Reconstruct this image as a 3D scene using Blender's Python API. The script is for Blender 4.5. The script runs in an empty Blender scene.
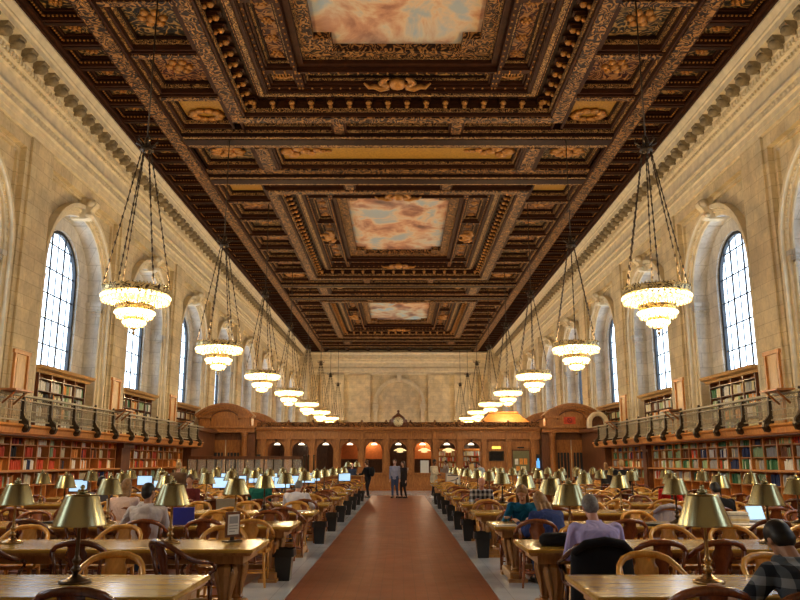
import bpy, math, random
from mathutils import Vector, Matrix
random.seed(7)
PI = math.pi
COL = bpy.context.scene.collection

# ------------------------------------------------------------------ helpers
class MB:
    """collects shapes and links them as ONE mesh object"""
    def __init__(s):
        s.v = []; s.f = []; s.m = []; s.sm = []
    def add(s, vs, fs, mi=0, smooth=False):
        b = len(s.v)
        s.v += [tuple(p) for p in vs]
        for f in fs:
            s.f.append(tuple(b + i for i in f)); s.m.append(mi); s.sm.append(smooth)
    def box(s, x0, x1, y0, y1, z0, z1, mi=0, rot=None, piv=(0, 0, 0)):
        if x0 > x1: x0, x1 = x1, x0
        if y0 > y1: y0, y1 = y1, y0
        if z0 > z1: z0, z1 = z1, z0
        vs = [(x0,y0,z0),(x1,y0,z0),(x1,y1,z0),(x0,y1,z0),(x0,y0,z1),(x1,y0,z1),(x1,y1,z1),(x0,y1,z1)]
        if rot is not None:
            P = Vector(piv); vs = [P + rot @ (Vector(v) - P) for v in vs]
        s.add(vs, [(0,3,2,1),(4,5,6,7),(0,1,5,4),(1,2,6,5),(2,3,7,6),(3,0,4,7)], mi)
    def bbox(s, x0, x1, y0, y1, z0, z1, b=.01, mi=0):
        """box with chamfered vertical and top edges"""
        vs = []
        rings = [(z0, 0), (z1 - b, 0), (z1, b)]
        for z, k in rings:
            a0, a1, c0, c1 = x0 + k, x1 - k, y0 + k, y1 - k
            vs += [(a0+b,c0,z),(a1-b,c0,z),(a1,c0+b,z),(a1,c1-b,z),(a1-b,c1,z),(a0+b,c1,z),(a0,c1-b,z),(a0,c0+b,z)]
        fs = [tuple(range(7, -1, -1)), tuple(range(16, 24))]
        for r in (0, 8):
            for i in range(8):
                j = (i + 1) % 8
                fs.append((r+i, r+j, r+8+j, r+8+i))
        s.add(vs, fs, mi)
    def lathe(s, prof, n=16, c=(0, 0, 0), mi=0, smooth=True, sx=1, sy=1, caps=True):
        vs = []; fs = []
        for r, z in prof:
            for i in range(n):
                a = 2*PI*i/n
                vs.append((c[0] + sx*r*math.cos(a), c[1] + sy*r*math.sin(a), c[2] + z))
        for k in range(len(prof) - 1):
            for i in range(n):
                j = (i+1) % n
                fs.append((k*n+i, k*n+j, (k+1)*n+j, (k+1)*n+i))
        if caps:
            fs.append(tuple(range(n-1, -1, -1)))
            L = (len(prof)-1)*n
            fs.append(tuple(range(L, L+n)))
        s.add(vs, fs, mi, smooth)
    def tube(s, pts, rad, n=8, mi=0, smooth=True, flat=1.0, up=(0, 0, 1), closed=False, caps=True):
        """tube along points; rad = number or list; flat scales the section along 'up'"""
        P = [Vector(p) for p in pts]; N = len(P)
        if not isinstance(rad, (list, tuple)): rad = [rad]*N
        vs = []; fs = []
        for k in range(N):
            if closed: d = P[(k+1) % N] - P[k-1]
            else: d = P[min(k+1, N-1)] - P[max(k-1, 0)]
            if d.length < 1e-9: d = Vector((0, 0, 1))
            d.normalize()
            u = Vector(up) - d*d.dot(Vector(up))
            if u.length < .05:
                u = Vector((1, 0, 0)) - d*d.x
                if u.length < .05: u = Vector((0, 1, 0)) - d*d.y
            u.normalize(); w = d.cross(u)
            for i in range(n):
                a = 2*PI*i/n
                vs.append(P[k] + (w*math.cos(a) + u*(math.sin(a)*flat))*rad[k])
        R = N if closed else N-1
        for k in range(R):
            k2 = (k+1) % N
            for i in range(n):
                j = (i+1) % n
                fs.append((k*n+i, k*n+j, k2*n+j, k2*n+i))
        if caps and not closed:
            fs.append(tuple(range(n-1, -1, -1)))
            fs.append(tuple(range((N-1)*n, N*n)))
        s.add(vs, fs, mi, smooth)
    def ball(s, c, r, n=10, m=6, mi=0, sc=(1, 1, 1), rot=None):
        vs = []; fs = []
        for k in range(m+1):
            t = PI*k/m
            for i in range(n):
                a = 2*PI*i/n
                p = Vector((sc[0]*r*math.sin(t)*math.cos(a), sc[1]*r*math.sin(t)*math.sin(a), sc[2]*r*math.cos(t)))
                if rot is not None: p = rot @ p
                vs.append(p + Vector(c))
        for k in range(m):
            for i in range(n):
                j = (i+1) % n
                if k == 0: fs.append((k*n, (k+1)*n+i, (k+1)*n+j))
                elif k == m-1: fs.append((k*n+j, k*n+i, (k+1)*n))
                else: fs.append((k*n+j, k*n+i, (k+1)*n+i, (k+1)*n+j))
        s.add(vs, fs, mi, True)
    def prism(s, poly, x0, x1, axis='x', mi=0):
        """extrude a closed 2-D polygon along an axis"""
        n = len(poly)
        def P(a, b, t):
            return (t, a, b) if axis == 'x' else ((a, t, b) if axis == 'y' else (a, b, t))
        vs = [P(a, b, x0) for a, b in poly] + [P(a, b, x1) for a, b in poly]
        fs = [tuple(range(n)), tuple(range(2*n-1, n-1, -1))]
        for i in range(n):
            j = (i+1) % n
            fs.append((i, i+n, j+n, j))
        s.add(vs, fs, mi)
    def strip(s, A, B, mi=0, smooth=False):
        """quads between two equally long point lists"""
        n = len(A)
        s.add(list(A) + list(B), [(i, i+1, n+i+1, n+i) for i in range(n-1)], mi, smooth)
    def build(s, name, mats, parent=None, loc=None, rotz=0):
        me = bpy.data.meshes.new(name)
        me.from_pydata(s.v, [], s.f)
        if not isinstance(mats, (list, tuple)): mats = [mats]
        for m in mats: me.materials.append(m)
        me.polygons.foreach_set('material_index', s.m)
        me.polygons.foreach_set('use_smooth', s.sm)
        me.update()
        o = bpy.data.objects.new(name, me); COL.objects.link(o)
        if parent is not None: o.parent = parent
        if loc is not None: o.location = loc
        o.rotation_euler[2] = rotz
        return o

def tag(o, label=None, cat=None, group=None, kind=None):
    if label: o['label'] = label
    if cat: o['category'] = cat
    if group: o['group'] = group
    if kind: o['kind'] = kind
    return o
def thing(name, label, cat, loc=(0, 0, 0), rotz=0, group=None):
    o = bpy.data.objects.new(name, None); COL.objects.link(o)
    o.empty_display_size = .2
    o.location = loc; o.rotation_euler[2] = rotz
    return tag(o, label, cat, group)
def dup(root, loc, rotz=0, label=None, group=None):
    r = root.copy(); COL.objects.link(r); r.location = loc; r.rotation_euler = (0, 0, rotz)
    if label: r['label'] = label
    if group: r['group'] = group
    for ch in root.children:
        c = ch.copy(); COL.objects.link(c); c.parent = r
        for g in ch.children:
            d = g.copy(); COL.objects.link(d); d.parent = c
    return r
ORD = ['zeroth','first','second','third','fourth','fifth','sixth','seventh','eighth','ninth','tenth','eleventh','twelfth','thirteenth',
       'fourteenth','fifteenth','sixteenth','seventeenth','eighteenth','nineteenth','twentieth']
def ordn(i):
    return ORD[i] if i < len(ORD) else 'twenty-' + ORD[i-20]

# camera constants (also used to decide what stands in the frame)
CX, CH = .1, 1.65
FPX = 765.; TH = math.atan(162/765.)
def pj(x, y, z):
    x -= CX; z -= CH
    d = y*math.cos(TH) + z*math.sin(TH)
    if d < .1: return (-9999, -9999, d)
    return (400 + FPX*x/d, 300 - FPX*(-y*math.sin(TH) + z*math.cos(TH))/d, d)
def inframe(x, y, z, m=30):
    a, b, d = pj(x, y, z)
    return d > .5 and -m < a < 800+m and -m < b < 600+m

# ------------------------------------------------------------------ materials
class NT:
    def __init__(s, name):
        s.mat = bpy.data.materials.new(name); s.mat.use_nodes = True
        s.t = s.mat.node_tree; s.n = s.t.nodes; s.b = s.n['Principled BSDF']
    def node(s, typ, **k):
        n = s.n.new(typ)
        for a, v in k.items():
            if a in n.inputs.keys() if isinstance(a, str) else False: n.inputs[a].default_value = v
            else: setattr(n, a, v)
        return n
    def link(s, a, b): s.t.links.new(a, b)
    def ramp(s, fac, stops, interp='LINEAR'):
        r = s.n.new('ShaderNodeValToRGB'); r.color_ramp.interpolation = interp
        e = r.color_ramp.elements
        while len(e) < len(stops): e.new(.5)
        for el, (p, c) in zip(e, stops):
            el.position = p; el.color = (c[0], c[1], c[2], 1)
        s.link(fac, r.inputs[0]); return r.outputs[0]
    def coord(s, scale=(1, 1, 1), kind='Object', rot=(0, 0, 0)):
        tc = s.n.new('ShaderNodeTexCoord'); mp = s.n.new('ShaderNodeMapping')
        mp.inputs['Scale'].default_value = scale; mp.inputs['Rotation'].default_value = rot
        s.link(tc.outputs[kind], mp.inputs[0]); return mp.outputs[0]
    def noise(s, vec, scale, detail=3, dist=0, rough=.5):
        n = s.n.new('ShaderNodeTexNoise')
        n.inputs['Scale'].default_value = scale; n.inputs['Detail'].default_value = detail
        n.inputs['Distortion'].default_value = dist; n.inputs['Roughness'].default_value = rough
        s.link(vec, n.inputs['Vector']); return n.outputs['Fac']
    def bump(s, h, strength=.3, dist=.01):
        b = s.n.new('ShaderNodeBump'); b.inputs['Strength'].default_value = strength; b.inputs['Distance'].default_value = dist
        s.link(h, b.inputs['Height']); s.link(b.outputs[0], s.b.inputs['Normal']); return b
    def base(s, c): s.link(c, s.b.inputs['Base Color'])
    def set(s, rough=.5, metal=0, spec=.5, coat=0):
        s.b.inputs['Roughness'].default_value = rough; s.b.inputs['Metallic'].default_value = metal
        s.b.inputs['Specular IOR Level'].default_value = spec; s.b.inputs['Coat Weight'].default_value = coat
        s.b.inputs['Coat Roughness'].default_value = .15
def lerp(a, b, t): return tuple(a[i]*(1-t) + b[i]*t for i in range(3))
def plain(name, c, rough=.5, metal=0, spec=.5, var=.12, scale=8, coat=0):
    m = NT(name); v = m.coord()
    f = m.noise(v, scale)
    m.base(m.ramp(f, [(.3, lerp(c, (0, 0, 0), var)), (.7, tuple(min(1, q*(1+var*.6)) for q in c))]))
    m.set(rough, metal, spec, coat); return m.mat
def wood(name, c1, c2, rough=.4, scale=(1, 8, 8), coat=.2, nscale=3., bump=.08, spec=.5):
    m = NT(name); v = m.coord(scale)
    f = m.noise(v, nscale, 5, .6)
    g = m.noise(v, nscale*5, 3, .2)
    mx = m.node('ShaderNodeMath', operation='ADD'); m.link(f, mx.inputs[0])
    mu = m.node('ShaderNodeMath', operation='MULTIPLY'); m.link(g, mu.inputs[0]); mu.inputs[1].default_value = .35
    m.link(mu.outputs[0], mx.inputs[1])
    m.base(m.ramp(mx.outputs[0], [(.42, c1), (.9, c2)]))
    m.bump(g, bump, .004); m.set(rough, 0, spec, coat); return m.mat
def emit(name, c, strength, sample=True):
    m = NT(name); m.b.inputs['Base Color'].default_value = (*c, 1)
    m.b.inputs['Emission Color'].default_value = (*c, 1); m.b.inputs['Emission Strength'].default_value = strength
    m.set(.5)
    if not sample: m.mat.cycles.emission_sampling = 'NONE'
    return m.mat
def stone(name, c1, c2, mortar, bw=.92, bh=.43, rough=.75, off=0.):
    m = NT(name); g = m.n.new('ShaderNodeNewGeometry'); sp = m.n.new('ShaderNodeSeparateXYZ')
    m.link(g.outputs['Position'], sp.inputs[0])
    ad = m.node('ShaderNodeMath', operation='ADD'); m.link(sp.outputs[0], ad.inputs[0]); m.link(sp.outputs[1], ad.inputs[1])
    cb = m.n.new('ShaderNodeCombineXYZ'); m.link(ad.outputs[0], cb.inputs[0]); m.link(sp.outputs[2], cb.inputs[1])
    br = m.n.new('ShaderNodeTexBrick'); m.link(cb.outputs[0], br.inputs['Vector'])
    br.inputs['Scale'].default_value = 1.; br.inputs['Brick Width'].default_value = bw; br.inputs['Row Height'].default_value = bh
    br.inputs['Mortar Size'].default_value = .012; br.inputs['Mortar Smooth'].default_value = .3; br.inputs['Bias'].default_value = 0
    br.inputs['Color1'].default_value = (*c1, 1); br.inputs['Color2'].default_value = (*c2, 1); br.inputs['Mortar'].default_value = (*mortar, 1)
    n1 = m.noise(g.outputs['Position'], 1.3, 6, .4); n2 = m.noise(g.outputs['Position'], 9, 4, .3)
    r1 = m.ramp(n1, [(.3, (.72, .72, .72)), (.7, (1.08, 1.06, 1.02))])
    mx = m.n.new('ShaderNodeMix'); mx.data_type = 'RGBA'; mx.blend_type = 'MULTIPLY'; mx.inputs[0].default_value = 1
    m.link(br.outputs['Color'], mx.inputs[6]); m.link(r1, mx.inputs[7])
    r2 = m.ramp(n2, [(.3, (.86, .85, .82)), (.65, (1, 1, 1))])
    my = m.n.new('ShaderNodeMix'); my.data_type = 'RGBA'; my.blend_type = 'MULTIPLY'; my.inputs[0].default_value = 1
    m.link(mx.outputs[2], my.inputs[6]); m.link(r2, my.inputs[7])
    m.base(my.outputs[2]); m.bump(n2, .15, .01); m.set(rough, 0, .3)
    return m.mat
def carved(name, dark, mid, gold, scale=5., stretch=(1, 1, 1), thr=(.42, .55), rough=.45, bump=.9, metal=.0):
    """gilded carving: raised scrolls picked out in gold on dark wood"""
    m = NT(name); v = m.coord(stretch)
    n1 = m.noise(v, scale*.55, 1.5, .8, .4); n2 = m.noise(v, scale*1.6, 2, .3)
    mu = m.node('ShaderNodeMath', operation='MULTIPLY'); mu.inputs[1].default_value = 42; m.link(n1, mu.inputs[0])
    sn = m.node('ShaderNodeMath', operation='SINE'); m.link(mu.outputs[0], sn.inputs[0])
    sc_ = m.node('ShaderNodeMath', operation='MULTIPLY_ADD'); sc_.inputs[1].default_value = .32; sc_.inputs[2].default_value = .05; m.link(sn.outputs[0], sc_.inputs[0])
    sq = m.node('ShaderNodeMath', operation='ADD'); m.link(sc_.outputs[0], sq.inputs[0]); m.link(n2, sq.inputs[1])
    m.base(m.ramp(sq.outputs[0], [(.30, dark), (thr[0]+.08, mid), (thr[1]+.14, gold)]))
    m.bump(sq.outputs[0], bump, .03); m.set(rough, metal, .25 if metal == 0 else .5); return m.mat

M = {}
M['stone'] = stone('limestone blocks', (.84, .73, .50), (.74, .62, .41), (.58, .47, .30))
M['stone_plain'] = plain('dressed limestone', (.80, .70, .50), .75, 0, .3, .14, 3)
M['stone_white'] = stone('pale reveal stone', (.80, .78, .74), (.72, .70, .67), (.52, .50, .47), .7, .6)
M['stone_dark'] = plain('shadowed limestone carving', (.40, .34, .24), .8, 0, .3, .2, 12)
M['stone_end'] = stone('end wall limestone', (.90, .77, .52), (.84, .70, .45), (.66, .54, .36), 1.1, .5)
M['stone_shade'] = plain('shade-toned carved limestone', (.30, .24, .15), .8, 0, .3, .35, 6)  # shade on the cornice modillions put into a darker stone colour
M['ledge'] = wood('light oak ledge', (.50, .27, .09), (.74, .46, .18), .4, (4, 4, 1), .2)
M['iron'] = plain('dark window iron', (.03, .035, .045), .5, .3)
M['pane'] = emit('daylit window pane', (.66, .83, 1.0), 3.7)
M['gold_carve'] = carved('gilded scroll carving', (.016, .005, .002), (.06, .022, .006), (.40, .19, .055), 5, (1, 1, 1), (.5, .64))
M['gold_fine'] = carved('fine gilded moulding', (.022, .008, .003), (.12, .05, .014), (.60, .33, .11), 11, (1, 1, 1), (.46, .6))
M['red_carve'] = carved('red ground carving', (.03, .004, .002), (.09, .014, .006), (.34, .16, .05), 4)
M['green_carve'] = carved('dark ground carving', (.012, .008, .004), (.04, .024, .009), (.36, .20, .06), 4, (1, 1, 1), (.5, .68))
M['yellow_field'] = plain('mottled gilt field', (.42, .21, .025), .55, 0, .4, .35, 14)
M['ceil_dark'] = wood('dark ceiling walnut', (.012, .004, .002), (.035, .012, .005), .55, (1, 1, 4), 0, spec=.15)
M['ceil_mid'] = wood('brown ceiling walnut', (.024, .007, .003), (.06, .019, .006), .55, (1, 1, 4), 0, spec=.15)
M['gilt'] = plain('gilt ornament', (.46, .20, .04), .4, .3, .5, .3, 18)
M['oak'] = wood('golden oak table', (.36, .19, .028), (.68, .43, .08), .2, (.6, 7, 7), .2, 2.2)
M['oak_edge'] = wood('oak frame', (.28, .12, .03), (.52, .27, .08), .35, (7, 7, .8), .3)
M['chair_brown'] = wood('chestnut chair wood', (.13, .034, .010), (.34, .105, .028), .27, (4, 4, 1), .5)
M['chair_lit'] = wood('lit chair wood', (.50, .22, .035), (.84, .45, .10), .25, (4, 4, 1), .25)  # bright copy of the chair wood: light on the fronts put into the colour
M['screen'] = wood('carved oak screen', (.27, .094, .021), (.56, .23, .058), .38, (5, 5, 1), .25)
M['screen_d'] = wood('dark oak panelling', (.085, .026, .009), (.21, .072, .022), .4, (5, 5, 1), .2)
M['screen_carve'] = carved('oak cresting carving', (.06, .02, .006), (.20, .075, .022), (.42, .19, .06), 6, (1, 1, 1), (.4, .6), .45, .9, 0)
M['case'] = wood('orange oak bookcase', (.46, .18, .04), (.72, .32, .085), .4, (4, 4, 1), .2)
M['case_back'] = plain('bookcase back', (.46, .18, .045), .6)
M['bronze'] = plain('dark bronze', (.07, .05, .032), .4, .7, .5, .3, 20)
M['rail_metal'] = plain('gallery grille metal', (.36, .31, .20), .45, .1, .5, .3, 14)
M['shade'] = plain('aged brass lampshade', (.42, .38, .21), .25, .95, .5, .06, 7)
M['shade_in'] = plain('white enamel inside of shade', (.7, .68, .6), .5)
M['stem'] = plain('dark lamp bronze', (.10, .065, .04), .28, .85, .5, .3, 20)
M['stem_gold'] = plain('brass lamp stem', (.42, .27, .12), .25, .85, .5, .3, 20)
M['bulb'] = emit('glowing glass bulb', (1.0, .80, .44), 3.0, False)
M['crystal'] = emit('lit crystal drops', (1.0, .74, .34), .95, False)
M['gilt_ring'] = carved('pierced gilt ring', (.05, .03, .01), (.35, .24, .09), (.85, .66, .30), 9, (1, 1, 1), (.3, .5), .35, .6, .5)
M['black'] = plain('black plastic', (.012, .012, .013), .35)
M['blackcloth'] = plain('black cloth', (.010, .010, .013), .85, 0, .2)
M['white'] = plain('white paper', (.80, .80, .78), .6, 0, .3, .04)
M['grey'] = plain('grey plastic', (.35, .36, .38), .5)
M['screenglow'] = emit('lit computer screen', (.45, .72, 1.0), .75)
M['glass'] = None
m = NT('clear glass'); m.b.inputs['Base Color'].default_value = (.9, .93, .9, 1); m.b.inputs['Transmission Weight'].default_value = .0
m.b.inputs['Alpha'].default_value = .22; m.set(.08, 0, .6); M['glass'] = m.mat
# floors
def tile(name, c1, c2, mort, w, h, rough, off=.0, spec=.5):
    m = NT(name); v = m.coord()
    br = m.n.new('ShaderNodeTexBrick'); m.link(v, br.inputs['Vector']); br.offset = off
    br.inputs['Scale'].default_value = 1; br.inputs['Brick Width'].default_value = w; br.inputs['Row Height'].default_value = h
    br.inputs['Mortar Size'].default_value = .006
    br.inputs['Color1'].default_value = (*c1, 1); br.inputs['Color2'].default_value = (*c2, 1); br.inputs['Mortar'].default_value = (*mort, 1)
    n = m.noise(v, .9, 5); r = m.ramp(n, [(.3, (.78, .78, .78)), (.7, (1.1, 1.1, 1.1))])
    mx = m.n.new('ShaderNodeMix'); mx.data_type = 'RGBA'; mx.blend_type = 'MULTIPLY'; mx.inputs[0].default_value = 1
    m.link(br.outputs['Color'], mx.inputs[6]); m.link(r, mx.inputs[7]); m.base(mx.outputs[2])
    nr = m.noise(v, 3, 4)
    mr = m.n.new('ShaderNodeMapRange'); m.link(nr, mr.inputs[0]); mr.inputs[3].default_value = rough-.07; mr.inputs[4].default_value = rough+.1
    m.set(rough, 0, spec); m.link(mr.outputs[0], m.b.inputs['Roughness'])
    m.bump(nr, .05, .005)
    return m.mat
M['red_tile'] = tile('red quarry tile', (.33, .115, .058), (.28, .092, .045), (.21, .08, .045), .15, .15, .33)
M['grey_marble'] = tile('grey marble border', (.70, .76, .85), (.64, .70, .79), (.55, .58, .63), .75, .9, .12)
# mural
m = NT('painted cloud mural'); v = m.coord((1, .8, 1))
n1 = m.noise(v, .55, 8, .5, .58); n2 = m.noise(v, .21, 4, .5)
c1 = m.ramp(n1, [(.28, (.16, .10, .09)), (.40, (.40, .22, .16)), (.47, (.62, .38, .26)), (.54, (.72, .62, .46)), (.62, (.42, .54, .64))])
c2 = m.ramp(n2, [(.40, (.95, .82, .70)), (.60, (.75, .92, 1.05))])
mx = m.n.new('ShaderNodeMix'); mx.data_type = 'RGBA'; mx.blend_type = 'MULTIPLY'; mx.inputs[0].default_value = 1
m.link(c1, mx.inputs[6]); m.link(c2, mx.inputs[7]); m.base(mx.outputs[2]); m.set(.7, 0, .2)
M['mural'] = m.mat
# ------------------------------------------------------------------ room shell
YA, YB = -4.0, 93.5           # near and far ends of the hall
W = 12.0                      # pier face
WIN = [28.35 + 8.25*k for k in range(-3, 8)]
HB = 4.125
def struct(mb, name, mats, parent=None):
    o = mb.build(name, mats, parent)
    if parent is None: tag(o, kind='structure')
    return o

mb = MB(); mb.box(-14, 14, YA-.5, YB+.5, -.3, 0); struct(mb, 'floor', M['red_tile'])
mb = MB()
for s in (-1, 1): mb.box(s*1.32, s*2.0, YA, 39.6, 0, .004)
mb.box(-11.9, 11.9, 39.6, 46.2, 0, .004)
struct(mb, 'trim_1', M['grey_marble'])

def arc(yc, r, z0, x, n=24, a0=0, a1=PI):
    return [(x, yc + r*math.cos(a0+(a1-a0)*i/n), z0 + r*math.sin(a0+(a1-a0)*i/n)) for i in range(n+1)]

RW, SP, SILL, NB = 2.65, 8.25, 4.9, 2.75
SPI = 8.65
REC = .3; RECH = 3.15; RECT = 11.65
RI = 1.68
def side_wall(s):
    name = 'wall_left' if s < 0 else 'wall_right'
    mb = MB()
    X = lambda d: s*(W + d)
    def quad(pts, mi=0): mb.add(pts, [(0, 1, 2, 3)], mi)
    def yz(d, y0, y1, z0, z1, mi=0): quad([(X(d), y0, z0), (X(d), y1, z0), (X(d), y1, z1), (X(d), y0, z1)], mi)
    # entablature wall and dead ends
    yz(0, YA, YB, RECT+.0, 15.6)
    yz(0, YA, WIN[0]-RECH, 0, RECT); yz(0, WIN[-1]+RECH, YB, 0, RECT)
    for k, yc in enumerate(WIN):
        if k: yz(0, WIN[k-1]+RECH, yc-RECH, 0, RECT)
        # recess returns
        for t in (-1, 1):
            y = yc + t*RECH
            quad([(X(0), y, 0), (X(REC), y, 0), (X(REC), y, RECT), (X(0), y, RECT)])
            # small inner step of the recess
            y2 = yc + t*(RECH-.14)
            mb.box(X(REC-.1), X(REC+.02), min(y, y2), max(y, y2), 0, RECT-.14)
        mb.box(X(REC-.1), X(REC+.02), yc-RECH, yc+RECH, RECT-.14, RECT)
        quad([(X(0), yc-RECH, RECT), (X(0), yc+RECH, RECT), (X(REC), yc+RECH, RECT), (X(REC), yc-RECH, RECT)])
        # recess face around the arch
        d = REC
        yz(d, yc-RECH, yc-RW, 0, SP); yz(d, yc+RW, yc+RECH, 0, SP)
        yz(d, yc-RW, yc+RW, 0, NB)
        A = arc(yc, RW, SP, X(d)); n = len(A)-1
        B = []
        for i in range(n+1):
            a = PI*i/n; c_, s_ = math.cos(a), math.sin(a)
            k1 = RECH/abs(c_) if abs(c_) > 1e-6 else 1e9; k2 = (RECT-SP)/s_ if s_ > 1e-6 else 1e9
            k_ = min(k1, k2); B.append((X(d), yc + k_*c_, SP + k_*s_))
        mb.strip(A, B)
        for t in (-1, 1): mb.add([(X(d), yc+t*RECH, SP), (X(d), yc+t*RECH, RECT), (X(d), yc+t*(RECT-SP), RECT)], [(0, 1, 2)])
        # reveal (pale stone), ring, inner strip
        d1, d2 = .85, 1.1
        mb.strip(arc(yc, RW, SP, X(REC)), arc(yc, RW, SP, X(d1)), 1)
        mb.strip(arc(yc, RW, SP, X(d1)), arc(yc, RI, SPI, X(d1)), 1)
        mb.strip(arc(yc, RI, SPI, X(d1)), arc(yc, RI, SPI, X(d2)), 1)
        for t in (-1, 1):
            y, yi = yc+t*RW, yc+t*RI
            quad([(X(REC), y, SILL), (X(d1), y, SILL), (X(d1), y, SP), (X(REC), y, SP)], 1)
            quad([(X(d1), y, SILL), (X(d1), yi, SILL), (X(d1), yi, SPI), (X(d1), y, SP)], 1)
            quad([(X(d1), yi, SILL), (X(d2), yi, SILL), (X(d2), yi, SPI), (X(d1), yi, SPI)], 1)
            # warm cheeks beside the gallery bookcase
            quad([(X(REC), y, NB), (X(d1), y, NB), (X(d1), y, SILL), (X(REC), y, SILL)], 0)
        yz(d1, yc-RW, yc+RW, NB, SILL)
        quad([(X(d1), yc-RW, SILL), (X(d1), yc+RW, SILL), (X(d2+.1), yc+RW, SILL), (X(d2+.1), yc-RW, SILL)], 1)
        # raised strips on the pier
        if k: yp0, yp1 = WIN[k-1]+RECH+.22, yc-RECH-.22
        else: yp0, yp1 = yc-RECH-2.0, yc-RECH-.22
        mb.box(X(-.09), X(.02), yp0, yp1, NB, 12.1)
        # narrow break of the frieze above each pier
        mb.box(X(-.05), X(.02), yp0, yp1, 12.8, 13.5)
    # end pier
    mb.box(X(-1.2), X(.1), 89.9, YB, 0, 15.6)
    mb.box(X(-1.28), X(.1), 90.3, 92.6, NB, 12.1)
    wall = struct(mb, name, [M['stone'], M['stone_white']])
    # arch mouldings, keystones, capitals: carved pieces of the wall
    for k, yc in enumerate(WIN):
        a = MB()
        for r0, r1, p in ((RW, RW+.14, .05), (RW+.14, RW+.30, .13), (RW+.30, RW+.44, .28)):
            A0 = arc(yc, r0, SP, X(REC-p)); A1 = arc(yc, r1, SP, X(REC-p))
            a.strip(A0, A1); a.strip(arc(yc, r1, SP, X(REC-p)), arc(yc, r1, SP, X(REC)))
            a.strip(arc(yc, r0, SP, X(REC)), A0)
            for t in (-1, 1):
                a.box(X(REC-p), X(REC+.01), yc+t*r0, yc+t*r1, NB, SP)
        for i in range(44):                       # beads along the arch
            t = PI*(i+.5)/44
            a.ball((X(REC-.14), yc+(RW+.22)*math.cos(t), SP+(RW+.22)*math.sin(t)), .045, 6, 4)
        a.build('archivolt', M['stone_plain'], wall)
        b = MB()                                    # scroll keystone
        prof = [(-.25, 10.55), (-.42, 10.62), (-.50, 10.78), (-.46, 10.95), (-.5, 11.1), (-.62, 11.25), (-.66, 11.42), (-.58, 11.58), (-.35, 11.66), (.0, 11.66), (.3, 11.5), (.3, 10.55)]
        b.prism([(s*(W+REC+dx), 10.82+(z-10.55)*.74) for dx, z in prof], yc-.17, yc+.17, 'y')
        # scroll cheeks
        for t in (-1, 1):
            b.lathe([(.17, 0), (.17, .05)], 12, (0, 0, 0))
            nb = len(b.v) - 24
            for q in range(nb, len(b.v)):
                x, y, z = b.v[q]; b.v[q] = (X(REC-.45)+x, yc+t*.17+(t*z), 11.46+y*.9)
            b.lathe([(.11, 0), (.11, .05)], 10, (0, 0, 0))
            nb = len(b.v) - 20
            for q in range(nb, len(b.v)):
                x, y, z = b.v[q]; b.v[q] = (X(REC-.36)+x, yc+t*.17+(t*z), 10.98+y*.8)
        b.build('keystone', M['stone_plain'], wall)
        c = MB()
        for t in (-1, 1):
            y0 = yc+t*RW
            for z0, z1, p in ((7.5, 7.56, .04), (7.68, 7.76, .05), (7.76, 7.92, .09), (7.92, 8.08, .15)):
                c.box(X(REC-.03-p*.4), X(.87), y0, y0-t*p, z0, z1)
                c.box(X(REC-p), X(REC), y0+t*.02, y0+t*.46, z0, z1)
            for q in range(5):
                c.ball((X(REC+.06+.11*q), y0-t*.07, 7.72), .05, 6, 4)
        c.build('capital', M['stone_white'], wall)
    # door in each pier at gallery level
    for k in range(len(WIN)+1):
        yp = (WIN[k]-HB if k < len(WIN) else WIN[-1]+HB) - .15
        if k in (0,) or yp > 58: continue
        f = MB(); x0 = X(-.10)
        for y0, y1, z0, z1 in ((yp-.48, yp-.38, 2.76, 4.98), (yp+.38, yp+.48, 2.76, 4.98), (yp-.54, yp+.54, 4.98, 5.1)):
            f.box(X(-.17), X(-.09), y0, y1, z0, z1)
        fr = struct(f, 'trim_%d' % (10 + k + (20 if s > 0 else 0)), M['case'])
        p = MB(); p.box(X(-.11), X(-.088), yp-.38, yp+.38, 2.76, 4.98)
        for z0, z1 in ((2.95, 3.7), (3.85, 4.85)):
            p.box(X(-.13), X(-.10), yp-.26, yp+.26, z0, z1)
        p.build('panel', M['ledge'], fr)
    # ---- cornice: extruded profile
    c = MB()
    prof = [(0, 12.1), (-.10, 12.1), (-.10, 12.28), (-.13, 12.28), (-.13, 12.46), (-.2, 12.5), (-.2, 12.56), (-.12, 12.58), (-.12, 12.82), (-.2, 12.84), (-.22, 12.9), (-.06, 12.95),
            (-.06, 13.5), (-.14, 13.54), (-.14, 13.66), (-.26, 13.72), (-.26, 13.9), (-.36, 13.95), (-.36, 14.22), (-.74, 14.22), (-.74, 14.42), (-.80, 14.45), (-.80, 14.52), (-.92, 14.68), (-.92, 14.76), (0, 14.8)]
    c.prism([(s*(W+d), z) for d, z in prof], YA, YB, 'y')
    cor = struct(c, 'trim_%d' % (2 if s < 0 else 3), M['stone_plain'])
    g = MB()                                        # running ornament
    y = YA+.1
    while y < YB-.1:
        g.add([(X(-.17), y, 12.7), (X(-.13), y-.1, 12.7), (X(-.13), y, 12.81), (X(-.13), y+.1, 12.7), (X(-.13), y, 12.59)], [(0,1,2),(0,2,3),(0,3,4),(0,4,1)])
        y += .25
    g.build('guilloche_band', M['stone_plain'], cor)
    g = MB(); y = YA+.05
    while y < YB:
        g.box(X(-.33), X(-.25), y, y+.12, 13.74, 13.9); g.box(X(-.2), X(-.13), y+.02, y+.1, 13.55, 13.65)
        y += .2
    g.build('egg_and_dart_band', M['stone_plain'], cor)
    g = MB(); y = YA+.2
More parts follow.
